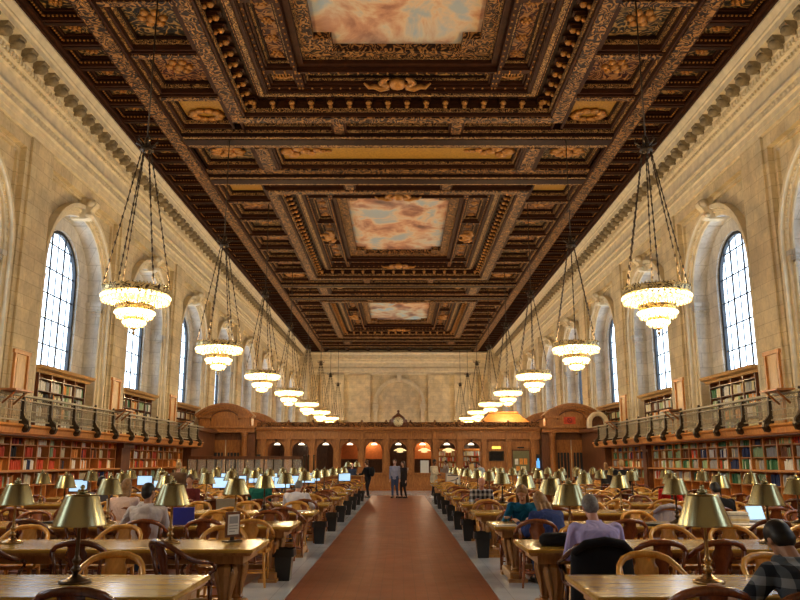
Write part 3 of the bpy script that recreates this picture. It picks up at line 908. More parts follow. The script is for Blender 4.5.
bookcase(-1, 15.95, 31.1, 'long oak bookcase under the left gallery, nearest stretch', 'left', 'near')
bookcase(-1, 32.4, 40.7, 'oak bookcase under the left gallery, beyond the dark pillar', 'left', 'far')
bookcase(1, 15.95, 34.5, 'long oak bookcase under the right gallery, nearest stretch', 'right', 'near')
bookcase(1, 35.4, 41.0, 'oak bookcase under the right gallery, beyond the brown upright panel', 'right', 'far')
# pillars between the cases (part of the room)
def struct_box(name, boxes, mat):
    b = MB()
    for bx in boxes: b.box(*bx)
    return struct(b, name, mat)
struct_box('trim_4', [(-11.95, -11.05, 31.25, 32.25, 0, 2.2), (-11.95, -10.95, 31.15, 32.35, 2.2, 2.38), (-11.95, -11.0, 31.2, 32.3, 0, .3)], M['screen_d'])
struct_box('trim_5', [(11.95, 11.1, 34.6, 35.3, 0, 2.2), (11.95, 11.0, 34.55, 35.35, 2.2, 2.38), (11.08, 11.04, 34.7, 35.2, .4, 2.1)], M['screen_d'])
for s in (-1, 1):
    struct_box('trim_%d' % (6 if s < 0 else 7), [(s*11.95, s*10.9, 41.1, 46.2, 0, 3.3), (s*11.95, s*10.7, 41.0, 46.2, 3.3, 3.5), (s*11.95, s*10.85, 41.0, 46.2, 0, .35)], M['screen_d'])

def upper_case(s, yc, lab, nm):
    t = thing('gallery_bookcase', lab, 'bookcase', (0, 0, 0))
    XF = 12.28
    y0, y1 = yc-1.96, yc+1.96
    b = MB(); b.box(s*(XF+.30), s*(XF+.52), y0, y1, 2.68, 4.66); b.build('back_panel', M['case_back'], t)
    for z in (2.78, 3.2, 3.64, 4.08, 4.5):
        b = MB(); b.box(s*(XF+.01), s*(XF+.3), y0, y1, z-.025, z); b.build('shelf', M['screen_d'], t)
    for i in range(5):
        b = MB(); y = y0+3.92*i/4; b.box(s*XF, s*(XF+.3), y-.025, y+.025, 2.68, 4.66); b.build('upright', M['screen_d'], t)
    b = MB()
    b.prism([(s*(XF+.52), 4.66), (s*(XF-.02), 4.66), (s*(XF-.06), 4.74), (s*(XF-.22), 4.80), (s*(XF-.26), 4.90), (s*(XF+.52), 4.90)], yc-2.3, yc+2.3, 'y')
    b.build('cornice', M['ledge'], t)
    pal = ['brown', 'black', 'cream', 'grey', 'tan', 'white', 'dark green', 'cream', 'orange', 'pale green', 'cream', 'white', 'white']
    for r, (z, row) in enumerate(((4.08, 'top'), (3.64, 'second'), (3.2, 'third'), (2.78, 'fourth'))):
        for i in range(4):
            fill_cell(s, XF, y0+i*.98+.03, y0+(i+1)*.98-.03, z, .37, random.sample(pal, 5), (row, i, nm), .97, lab)
for s in (-1, 1):
    sd = 'left' if s < 0 else 'right'
    for k, yc in enumerate(WIN):
        if not (19 < yc < 46 or (k == 3)): continue
        if yc < 25: continue
        w_ = {3: 'first', 4: 'second', 5: 'third'}[k]
        upper_case(s, yc-.15, 'dark-shelved bookcase with cornice under the %s visible %s window' % (w_, sd), w_)

# the 300 largest books are objects, the rest one mass
BOOKS.sort(key=lambda b: -b[0])
top, rest = BOOKS[:300], BOOKS[300:]
bm_ = {}
def book_mesh(col):
    b = MB()                                   # unit book: spine towards -x, boards and pages
    b.box(.0, 1, -.5, -.40, 0, 1); b.box(.0, 1, .40, .5, 0, 1)
    b.add([(0, -.5, 0), (-.06, -.3, 0), (-.06, .3, 0), (0, .5, 0), (0, -.5, 1), (-.06, -.3, 1), (-.06, .3, 1), (0, .5, 1)], [(0, 4, 5, 1), (1, 5, 6, 2), (2, 6, 7, 3), (0, 1, 2, 3), (4, 7, 6, 5)])
    b.box(.01, .97, -.40, .40, .02, .97, 1)
    o = b.build('book', [M['bk '+col], M['white']]); return o
first_cell = {}
for bk in top:
    ar, s, xf, y, z, th, h, d, col, lab, i = bk
    sd = 'left' if s < 0 else 'right'; row, cell, where = lab
    key = (s, where); first_cell.setdefault(key, cell); first_cell[key] = min(first_cell[key], cell)
for bk in top:
    ar, s, xf, y, z, th, h, d, col, lab, i = bk
    sd = 'left' if s < 0 else 'right'; row, cell, where = lab
    cn = ordn(cell-first_cell[(s, where)]+1)
    if where == 'lower': L = '%s book %s from near end, %s compartment of the %s shelf, lower %s wall' % (col, ordn(i), cn, row, sd)
    else: L = '%s book %s from near end, %s compartment, %s shelf under %s %s window' % (col, ordn(i), cn, row, where, sd)
    if col not in bm_: o = bm_[col] = book_mesh(col)
    else:
        o = bm_[col].copy(); COL.objects.link(o)
    o.location = (s*xf, y, z+.001); o.scale = (d, th, h); o.rotation_euler[2] = 0 if s > 0 else PI
    tag(o, L, 'book', 'books on the %s wall shelves' % sd)
b = MB()
for ar, s, xf, y, z, th, h, d, col, lab, i in rest:
    ci = BKN.index(col)
    x0, x1 = s*xf, s*(xf+d)
    b.box(x0, x1, y-th/2, y+th/2, z+.001, z+h, ci)
o = b.build('shelved_books', [M['bk '+c] for c in BKN]); tag(o, 'rows of smaller and farther books filling the wall shelves', 'books', None, 'stuff')
# ------------------------------------------------------------------ oak screen across the hall
YS = 46.5
def arch_panel(b, xc, hw, z0, zs, z1, y, depth, cell, n=14, mi=0):
    """wall piece between xc-cell..xc+cell with an arched opening of half width hw, springing zs, top z1"""
    for yy in (y, y+depth):
        b.add([(xc-cell, yy, z0), (xc-hw, yy, z0), (xc-hw, yy, zs), (xc-cell, yy, zs)], [(0, 1, 2, 3)], mi)
        b.add([(xc+hw, yy, z0), (xc+cell, yy, z0), (xc+cell, yy, zs), (xc+hw, yy, zs)], [(0, 1, 2, 3)], mi)
        A = [(xc+hw*math.cos(PI*i/n), yy, zs+hw*math.sin(PI*i/n)) for i in range(n+1)]
        Bp = []
        for i in range(n+1):
            a = PI*i/n; c_, s_ = math.cos(a), math.sin(a)
            k = min(cell/abs(c_) if abs(c_) > 1e-6 else 1e9, (z1-zs)/s_ if s_ > 1e-6 else 1e9)
            Bp.append((xc+k*c_, yy, zs+k*s_))
        b.strip(A, Bp, mi)
        for t in (-1, 1): b.add([(xc+t*cell, yy, zs), (xc+t*cell, yy, z1), (xc+t*min(cell, z1-zs), yy, z1)], [(0, 1, 2)], mi)
    A = [(xc+hw*math.cos(PI*i/n), y, zs+hw*math.sin(PI*i/n)) for i in range(n+1)]
    Bp = [(p[0], y+depth, p[2]) for p in A]
    b.strip([(xc+hw, y, z0)]+A+[(xc-hw, y, z0)], [(xc+hw, y+depth, z0)]+Bp+[(xc-hw, y+depth, z0)], mi)
PX = 1.46
t = thing('delivery_screen', 'long carved oak partition with arched openings across the middle of the hall', 'partition', (0, 0, 0))
b = MB()
xl = -8.44
b.box(xl, -xl, YS-.08, YS+.35, 0, .12); b.box(xl, -xl, YS, YS+.3, .12, .92); b.box(xl, -xl, YS-.14, YS+.4, .92, 1.02)
for k in range(-6, 7):
    xc = k*PX
    if abs(xc)+.6 > 8.4: continue
    b.box(xc-.5, xc+.5, YS-.04, YS, .22, .30); b.box(xc-.5, xc+.5, YS-.04, YS, .78, .86); b.box(xc-.5, xc-.42, YS-.04, YS, .3, .78); b.box(xc+.42, xc+.5, YS-.04, YS, .3, .78)
b.build('counter_base', M['screen'], t)
for k in range(-5, 7):
    x = (k-.5)*PX
    b = MB(); b.box(x-.14, x+.14, YS-.20, YS+.2, 1.02, 2.98); b.box(x-.17, x+.17, YS-.24, YS+.2, 1.02, 1.16); b.box(x-.19, x+.19, YS-.26, YS+.2, 2.84, 2.98)
    b.box(x-.08, x+.08, YS-.22, YS-.19, 1.3, 2.75)
    b.build('pilaster', M['screen'], t)
for k in range(-5, 4):
    b = MB(); arch_panel(b, k*PX, .50, 1.02, 2.32, 3.0, YS, .14, PX/2-.1)
    b.tube([(k*PX+.52*math.cos(PI*i/12), YS-.015, 2.32+.52*math.sin(PI*i/12)) for i in range(13)], .03, 5)
    b.build('arched_panel', M['screen'], t)
    c = MB(); c.box(k*PX-.06, k*PX+.06, YS-.07, YS, 2.78, 2.98); c.build('bracket', M['screen_d'], t)
# closed bays: panels, television bay, notice board bay, narrow windows
b = MB(); b.box(xl, -xl, YS+.3, 54.85, 3.5, 3.6); b.box(xl, xl+.1, YS+.3, 54.85, 0, 3.5); b.box(-xl-.1, -xl, YS+.3, 54.85, 0, 3.5); b.build('room_top', M['screen_d'], t)
for k, kind in ((-6, 'panel'), (4, 'tv'), (5, 'board'), (6, 'panel')):
    xc = k*PX; w = PX/2-.1
    if k in (-6, 6): w = .14; xc = 8.29*(1 if k > 0 else -1)
    b = MB(); b.box(xc-w, xc+w, YS, YS+.14, 1.02, 3.0)
    for z0, z1 in ((2.2, 2.9),):
        b.box(xc-w*.8, xc+w*.8, YS-.03, YS, z0, z0+.06); b.box(xc-w*.8, xc+w*.8, YS-.03, YS, z1-.06, z1)
        b.box(xc-w*.8, xc-w*.8+.06, YS-.03, YS, z0, z1); b.box(xc+w*.8-.06, xc+w*.8, YS-.03, YS, z0, z1)
    p = b.build('closed_panel', M['screen'], t)
    if k in (-6, 6):
        g = MB()
        g.box(xc-.13, xc+.13, YS-.02, YS-.005, 1.15, 2.1)
        g.build('narrow_window', M['iron'], p)
b = MB()
b.box(xl, -xl, YS-.34, YS+.3, 2.98, 3.06); b.box(xl, -xl, YS-.22, YS+.3, 3.06, 3.34); b.box(xl, -xl, YS-.3, YS+.3, 3.34, 3.42)
b.prism([(YS-.3, 3.42), (YS-.5, 3.5), (YS-.6, 3.6), (YS-.6, 3.66), (YS+.3, 3.66), (YS+.3, 3.42)], xl, -xl, 'x')
for i in range(80):
    x = xl+.1+i*.209; b.box(x, x+.1, YS-.4, YS-.28, 3.38, 3.47)
for k in range(-5, 7):
    x = (k-.5)*PX; b.box(x-.14, x+.14, YS-.32, YS-.05, 3.04, 3.4)
b.build('entablature', M['screen'], t)
b = MB()                                         # cresting
b.box(xl, -xl, YS-.3, YS+.1, 3.66, 3.72); b.box(xl, -xl, YS-.14, YS-.02, 3.72, 3.94); b.box(xl, -xl, YS-.18, YS+.02, 3.94, 3.99)
i = 0
x = xl+.15
while x < -xl:
    b.ball((x, YS-.16, 3.83), .09, 7, 5, 0, (1, .7, 1)); b.ball((x+.15, YS-.15, 3.81), .05, 6, 4)
    i += 1; x += .3
for k in range(-5, 7):
    x = (k-.5)*PX; b.box(x-.09, x+.09, YS-.24, YS, 3.72, 4.02); b.ball((x, YS-.12, 4.07), .06, 6, 4)
b.build('cresting', M['screen_carve'], t)

def portal(s, yf, lab, parent=None):
    t = thing('oak_portal', lab, 'portal', (0, 0, 0))
    xc = s*10.33
    b = MB()
    for x0, x1 in ((8.5, 9.35), (11.25, 11.95)): b.box(s*x0, s*x1, yf, yf+.7, 0, 3.35)
    b.box(s*9.3, s*11.3, yf+.35, yf+.5, 2.95, 3.35)
    b.build('frame', M['screen_d'], t)
    for x in (9.13, 11.48):
        c = MB(); c.lathe([(.27, 0), (.27, .12), (.2, .14), (.24, .2), (.19, .28), (.20, 1.2), (.165, 3.12), (.20, 3.14), (.17, 3.18), (.24, 3.3), (.24, 3.38)], 16, (s*x, yf-.12, 0))
        c.build('column', M['screen'], t)
    d = MB()                                     # door leaves
    for x0, x1 in ((9.4, 10.3), (10.36, 11.22)):
        d.box(s*x0, s*x1, yf+.4, yf+.45, .02, .5); d.box(s*x0, s*x1, yf+.4, yf+.45, 2.2, 2.95)
        for q in (x0, x1-.1): d.box(s*q, s*(q+.1), yf+.4, yf+.45, .5, 2.2)
        d.box(s*(x0+.1), s*(x1-.1), yf+.38, yf+.46, 2.3, 2.34)
    dd = d.build('door', M['screen'], t)
    g = MB()
    for x0, x1 in ((9.5, 10.2), (10.46, 11.12)):
        g.box(s*x0, s*x1, yf+.41, yf+.44, .5, 2.2)
        for q in range(3): g.box(s*(x0+.12+q*.2), s*(x0+.16+q*.2), yf+.38, yf+.42, .5, 2.2, 1)
    g.build('door_glass', [M['iron'], M['screen']], dd)
    e = MB()
    e.box(s*8.5, s*12.0, yf-.36, yf+.7, 3.36, 3.44); e.box(s*8.5, s*12.0, yf-.3, yf+.7, 3.44, 3.62); e.box(s*8.4, s*12.1, yf-.46, yf+.7, 3.62, 3.74)
    e.build('entablature', M['screen'], t)
    a = MB()                                     # attic with two short pilasters and a segmental pediment
    a.box(s*8.75, s*11.9, yf-.1, yf+.6, 3.74, 4.34)
    for x in (9.13, 11.48): a.box(s*(x-.3), s*(x+.3), yf-.3, yf+.5, 3.74, 4.2); a.box(s*(x-.4), s*(x+.4), yf-.42, yf+.5, 4.2, 4.34)
    n = 20; half = 1.75; rise = .72; R = (half*half+rise*rise)/(2*rise); th0 = math.asin(half/R)
    for r0, r1, p in ((R-.34, R-.2, .22), (R-.2, R-.08, .36), (R-.08, R, .46)):
        for i in range(n):
            a0, a1 = -th0+2*th0*i/n, -th0+2*th0*(i+1)/n
            zc = 4.36+rise-R
            P = [(xc+r0*math.sin(a0), zc+r0*math.cos(a0)), (xc+r1*math.sin(a0), zc+r1*math.cos(a0)), (xc+r1*math.sin(a1), zc+r1*math.cos(a1)), (xc+r0*math.sin(a1), zc+r0*math.cos(a1))]
            vs = [(x, yf-p, z) for x, z in P]+[(x, yf+.6, z) for x, z in P]
            a.add(vs, [(0, 1, 2, 3), (7, 6, 5, 4), (0, 4, 5, 1), (1, 5, 6, 2), (2, 6, 7, 3), (3, 7, 4, 0)])
    a.add([(xc+(R-.2)*math.sin(-th0+2*th0*i/n), yf-.05, 4.36+rise-R+(R-.2)*math.cos(-th0+2*th0*i/n)) for i in range(n+1)]+[(xc+1.6, yf-.05, 4.2), (xc-1.6, yf-.05, 4.2)], [tuple(range(n+3))])
    a.build('pediment', M['screen'], t)
    q = MB()                                     # sunk arched panel
    q.tube([(xc+.85*math.cos(PI*i/12), yf-.11, 4.1+.55*math.sin(PI*i/12)) for i in range(13)], .035, 5)
    q.build('arched_moulding', M['screen_d'], t)
    return t
portal(-1, YS-.35, 'oak doorway with curved pediment at the left end of the screen')
portal(1, YS-.35, 'oak doorway with curved pediment at the right end of the screen')
portal(-1, 54.5, 'farther left oak doorway whose curved pediment shows above the screen')
portal(1, 54.5, 'farther right oak doorway whose curved pediment shows above the screen')
# red emblem on the right pediment
b = MB(); b.box(9.85, 10.55, YS-.46, YS-.42, 3.86, 4.28)
o = b.build('wall_emblem', M['bk red']); tag(o, 'small red square emblem on the right oak pediment', 'sign')
b = MB()
b.tube([(10.2+.12*math.cos(i*PI/5), YS-.475, 4.07+.14*math.sin(i*PI/5)) for i in range(10)], .02, 5, closed=True, up=(0, 1, 0)); b.tube([(10.08, YS-.475, 4.2), (10.32, YS-.475, 3.94)], .02, 5)
b.build('scroll_mark', M['bk maroon'], o)

# interior of the delivery room between the two screens
b = MB(); b.box(-8.4, 8.4, 55.0, 55.2, 0, 3.9); b.box(-8.4, 8.4, 54.9, 55.25, 3.66, 3.8)
for k in range(-5, 7): b.box((k-.5)*PX-.14, (k-.5)*PX+.14, 54.88, 55.0, 0, 3.6)
tag(b.build('far_screen', M['screen_d']), 'rear oak panelled partition seen through the arches', 'partition')
lit = emit('lit frosted glass', (1, .84, .58), 2.6, False)
for k in range(-5, 4):                            # a small dome lamp in each arch
    tt = thing('arch_lamp', 'small white dome lamp in the %s arched opening of the screen from the left' % ordn(k+6), 'lamp', (k*PX, YS+.45, 0), 0, 'dome lamps in the arches')
    b = MB(); b.lathe([(.0, 2.78), (.09, 2.76), (.16, 2.71), (.19, 2.66), (.0, 2.66)], 12, caps=False); b.build('shade', lit, tt)
    b = MB(); b.tube([(0, 0, 2.76), (0, 0, 3.0), (0, .0, 3.2)], .015, 5); b.tube([(0, 0, 3.2), (0, -.3, 3.2)], .015, 5); b.build('arm', M['bronze'], tt)
for k in (-4, -1, 1, 3):
    L = bpy.data.lights.new('delivery_room_light', 'POINT'); L.energy = 38; L.color = (1, .78, .5); L.shadow_soft_size = .25
    lo = bpy.data.objects.new('delivery_room_light', L); COL.objects.link(lo); lo.location = (k*PX*1.2, 50.0, 3.0)
for k, w_ in ((0, 'middle'), (1, 'seventh'), (2, 'eighth')):
    tt = thing('pendant_lamp', 'tiered glowing pendant lamp seen inside the %s arch of the screen' % w_, 'lamp', (k*PX*1.05+.1, 49.2, 0), 0, 'pendants inside the arches')
    b = MB(); b.lathe([(.0, 2.52), (.14, 2.50), (.38, 2.38), (.40, 2.34), (.12, 2.33), (.22, 2.26), (.0, 2.22)], 16, caps=False); b.build('glass_bowl', M['crystal'], tt)
    b = MB(); b.tube([(0, 0, 2.5), (0, 0, 3.495)], .02, 5); b.build('rod', M['bronze'], tt)
org = plain('orange painted partition', (.60, .16, .03), .6)
for k, w_ in ((-2, 'fourth'), (-1, 'fifth'), (1, 'seventh')):
    b = MB(); x = k*PX*1.09; b.box(x-.55, x+.55, 50.4, 50.45, 1.9, 2.95); b.box(x-.6, x+.6, 50.38, 50.47, 1.84, 1.9)
    tag(b.build('hanging_partition', org), 'orange lit panel behind the %s arch from the left' % w_, 'panel')
for k, w_ in ((2, 'eighth'), (3, 'ninth')):
    tt = thing('inner_bookcase', 'bright bookcase seen through the %s arch from the left' % w_, 'bookcase', (k*PX*1.09, 50.5, 0))
    b = MB(); b.box(-.65, .65, .2, .25, 0, 2.5); b.box(-.65, -.6, -.1, .2, 0, 2.5); b.box(.6, .65, -.1, .2, 0, 2.5)
    for z in (1.0, 1.35, 1.7, 2.05, 2.4): b.box(-.6, .6, -.1, .2, z-.03, z)
    b.build('carcass', M['case'], tt)
    b = MB()
    for z in (1.0, 1.35, 1.7, 2.05):
        x = -.58
        while x < .5:
            w2 = random.uniform(.05, .11); b.box(x, x+w2*.9, -.08, .12, z, z+random.uniform(.2, .29), random.randrange(6)); x += w2
    tag(b.build('shelved_books', [M['bk white'], M['bk cream'], M['bk tan'], M['bk red'], M['bk white'], M['bk grey']], tt), kind='stuff')
# clock
t = thing('clock', 'round cream-faced clock in a carved oak frame at the top centre of the screen', 'clock', (0, YS-.30, 4.0))
b = MB()
b.box(-.62, .62, -.02, .22, -.28, -.12)
b.lathe([(.40, -.02), (.44, .02), (.44, .14), (.40, .2)], 28)
nb = len(b.v)-28*4
for i in range(nb, len(b.v)): x, y, z = b.v[i]; b.v[i] = (x, -z+.1, y)
b.prism([(-.62, -.12), (-.56, .0), (-.46, .02), (-.44, -.12)], 0, .18, 'y'); b.prism([(.44, -.12), (.46, .02), (.56, .0), (.62, -.12)], 0, .18, 'y')
b.prism([(-.22, .36), (0, .58), (.22, .36)], -.02, .16, 'y'); b.ball((0, .05, .62), .08, 8, 6)
for s in (-1, 1): b.ball((s*.45, .05, .05), .1, 7, 5); b.ball((s*.42, .05, -.18), .12, 7, 5)
b.build('frame', M['screen_d'], t)
b = MB(); b.lathe([(.29, 0), (.29, .03)], 28)
for i in range(len(b.v)): x, y, z = b.v[i]; b.v[i] = (x, -z-.10, y)
f = b.build('dial', plain('clock dial', (.85, .72, .40), .4, 0, .5, .05), t)
b = MB()
for i in range(12):
    a = PI*i/6; b.box(-.012, .012, -.145, -.132, .22, .27, 0, Matrix.Rotation(a, 3, 'Y'))
b.box(-.012, .012, -.145, -.135, -.02, .15, 0, Matrix.Rotation(-.6, 3, 'Y')); b.box(-.008, .008, -.148, -.138, -.02, .22, 0, Matrix.Rotation(.35, 3, 'Y'))
b.build('hand', M['black'], f)
# television and yellow sign, notice board, blue window poster
t = thing('television', 'black flat screen mounted on the oak screen right of the arches', 'television', (4*PX, YS-.04, 0))
b = MB(); b.bbox(-.44, .44, -.06, .02, 1.72, 2.28, .01); b.build('body', M['black'], t)
b = MB(); b.box(-.41, .41, -.064, -.06, 1.76, 2.25); b.build('display', plain('dark display glass', (.01, .01, .012), .12), t)
b = MB(); b.box(4*PX-.26, 4*PX+.26, YS-.08, YS-.04, 2.42, 2.56)
o = b.build('lit_sign', emit('yellow lit sign', (1, .72, .12), 1.1, False)); tag(o, 'small yellow lit sign above the black television', 'sign')
t = thing('notice_board', 'glazed notice board with orange and white sheets on the oak screen', 'notice board', (5*PX, YS-.04, 0))
b = MB(); b.box(-.5, .5, -.02, .02, 1.1, 2.3); b.build('backing', plain('olive backing', (.20, .19, .09), .6), t)
b = MB()
for x0, x1, z0, z1 in ((-.54, -.48, 1.06, 2.34), (.48, .54, 1.06, 2.34), (-.54, .54, 2.3, 2.36), (-.54, .54, 1.04, 1.1)): b.box(x0, x1, -.04, .02, z0, z1)
b.build('frame', M['screen_d'], t)
for i, (x, z, w_, h_, c) in enumerate(((-.28, 1.5, .2, .34, 'bk white'), (0, 1.5, .2, .36, 'bk orange'), (.26, 1.5, .2, .36, 'bk orange'), (-.2, 1.14, .22, .28, 'bk orange'), (.12, 1.14, .3, .26, 'bk cream'))):
    b = MB(); b.box(x-w_/2, x+w_/2, -.035, -.02, z, z+h_); b.build('sheet', M[c], t)
b = MB(); b.box(5*PX-.2, 5*PX+.2, YS-.06, YS-.03, 2.45, 2.53); tag(b.build('small_plaque', M['black']), 'small black plaque above the notice board', 'sign')
b = MB(); b.box(8.2, 8.4, YS-.08, YS-.03, 1.3, 1.72); b.box(8.26, 8.36, YS-.08, YS-.03, 1.72, 1.86)
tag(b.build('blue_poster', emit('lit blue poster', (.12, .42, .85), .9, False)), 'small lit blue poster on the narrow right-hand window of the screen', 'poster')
# hipped canopy and rounded wooden hood behind the screen on the right
b = MB()
b.add([(5.0, 49, 3.9), (8.6, 49, 3.9), (8.6, 53.6, 3.9), (5.0, 53.6, 3.9), (5.9, 50, 4.75), (7.7, 50, 4.75), (7.7, 52.6, 4.75), (5.9, 52.6, 4.75)], [(0, 1, 5, 4), (1, 2, 6, 5), (2, 3, 7, 6), (3, 0, 4, 7), (4, 5, 6, 7), (0, 3, 2, 1)])
b.box(4.9, 8.7, 48.9, 53.7, 3.605, 3.9); b.box(5.85, 7.75, 49.9, 52.7, 4.72, 4.84)
tag(b.build('booth_canopy', M['screen']), 'oak booth with hipped roof rising behind the right part of the screen', 'booth')
# arched wooden hood on the wall where the right gallery ends
t = thing('arched_hood', 'pale arched wooden hood at the far end of the right gallery', 'doorway', (11.1, 43.0, 3.5)); t.scale = (.72, .72, .72)
b = MB()
for r0, r1, yy in ((.62, .78, -.25), (.5, .62, -.15)):
    n = 12
    def ar(r, y): return [(r*math.cos(PI*i/n), y, .35+r*1.15*math.sin(PI*i/n)) for i in range(n+1)]
    b.strip(ar(r0, yy), ar(r1, yy)); b.strip(ar(r1, yy), ar(r1, .4)); b.strip(ar(r0, .4), ar(r0, yy))
    for s in (-1, 1): b.box(s*r0, s*r1, yy, .4, 0, .35)
b.build('arch', M['stone_plain'], t)
b = MB(); b.box(-.5, .5, .3, .4, 0, .9); b.build('door', M['screen_d'], t)

# ------------------------------------------------------------------ service desk, glazed partition
t = thing('service_desk', 'panelled oak service desk at the left of the aisle near the screen', 'desk', (-2.7, 38.6, 0))
b = MB(); b.box(-.95, .92, -.6, .9, .1, .94); b.box(-.9, .86, -.55, .85, 0, .1)
for x0, x1 in ((-.85, -.1), (.05, .8)):
    b.box(x0, x1, -.63, -.6, .2, .26); b.box(x0, x1, -.63, -.6, .8, .86); b.box(x0, x0+.06, -.63, -.6, .26, .8); b.box(x1-.06, x1, -.63, -.6, .26, .8)
b.build('body', M['screen'], t)
b = MB(); b.bbox(-1.05, 1.02, -.7, 1.0, .94, 1.0, .015); b.build('desk_top', M['oak_edge'], t)
t = thing('glazed_partition', 'dark-framed glass partition with wooden top rail behind the left computer tables', 'partition', (0, 37.2, 0))
b = MB(); b.box(-10.0, -4.55, -.05, .05, 1.78, 1.9); b.box(-10.0, -4.55, -.07, .07, 1.88, 1.92); b.box(-10., -4.55, -.04, .04, .0, .75); b.build('frame', M['screen_d'], t)
for i in range(13):
    x = -10.0+5.45*i/12; b = MB(); b.box(x-.025, x+.025, -.03, .03, .7, 1.82); b.build('mullion', M['bronze'], t)
for i in range(12):
    x = -10.0+5.45*i/12; b = MB(); b.box(x+.03, x+.42, -.004, .004, .75, 1.78); b.build('pane', M['glass'], t)
for x, y, w_ in ((-4.35, 36.4, 'left'), (-4.05, 35.4, 'middle'), (-3.75, 34.9, 'right')):
    b = MB(); b.box(x-.035, x+.035, y-.035, y+.035, 0, 1.9); b.box(x-.08, x+.08, y-.08, y+.08, 0, .04); b.ball((x, y, 1.93), .05, 8, 5)
    tag(b.build('rope_post', M['bronze']), 'dark upright post right of the glazed partition, %s one of three' % w_, 'post', 'posts by the partition')
# ------------------------------------------------------------------ tables
ROWY = [5.98 + 2.87*k for k in range(11)]
TX0, TX1 = 1.43, 8.93
def table_proto():
    t = thing('reading_table', 'x', 'table', (0, 0, 0))
    L2 = (TX1-TX0)/2; D = .53
    b = MB(); b.bbox(-L2, L2, -D, D, .725, .76, .008); b.build('tabletop', M['oak'], t)
    b = MB(); b.box(-L2+.015, L2-.015, -D+.015, D-.015, .705, .727); b.box(-L2+.03, L2-.03, -D+.03, D-.03, .69, .706)
    b.box(-L2+.12, L2-.12, -D+.12, D-.12, .60, .69); b.build('apron', M['oak_edge'], t)
    def leg(x, y):
        g = MB()
        pr = [(.055, .66), (.06, .60), (.095, .56), (.10, .48), (.085, .38), (.06, .28), (.05, .20), (.065, .17), (.05, .15), (.075, .12)]
        g.lathe(pr[::-1], 8, (x, y, 0), smooth=False, sx=1.25, sy=1.0)
        g.box(x-.085, x+.085, y-.07, y+.07, .62, .69)
        for q in range(4):
            a = PI/4+PI/2*q
            g.tube([(x+.10*math.cos(a), y+.09*math.sin(a), .60), (x+.12*math.cos(a), y+.11*math.sin(a), .5), (x+.08*math.cos(a), y+.07*math.sin(a), .36), (x+.06*math.cos(a), y+.05*math.sin(a), .18)], [.02, .03, .022, .016], 5)
        return g
    for x in (-L2+.32, 0, L2-.32):
        for y in (-.3, .3): leg(x, y).build('leg', M['oak_edge'], t)
        f = MB(); f.bbox(x-.11, x+.11, -.44, .44, .03, .13, .015)
        for y in (-.4, .4): f.box(x-.13, x+.13, y-.09, y+.09, 0, .05); 
        f.build('foot', M['oak_edge'], t)
    b = MB(); b.bbox(-L2+.3, L2-.3, -.06, .06, .13, .19, .01); b.build('stretcher', M['oak_edge'], t)
    return t
tp = None
for s in (-1, 1):
    for k, y in enumerate(ROWY):
        sd = 'left' if s < 0 else 'right'
        lab = 'long oak reading table, %s row from the front on the %s of the aisle' % (ordn(k+1), sd)
        loc = (s*(TX0+TX1)/2, y, 0)
        if tp is None:
            tp = table_proto(); tp.location = loc; tp['label'] = lab; tp['group'] = 'reading tables in two columns'
        else: dup(tp, loc, 0, lab, 'reading tables in two columns')

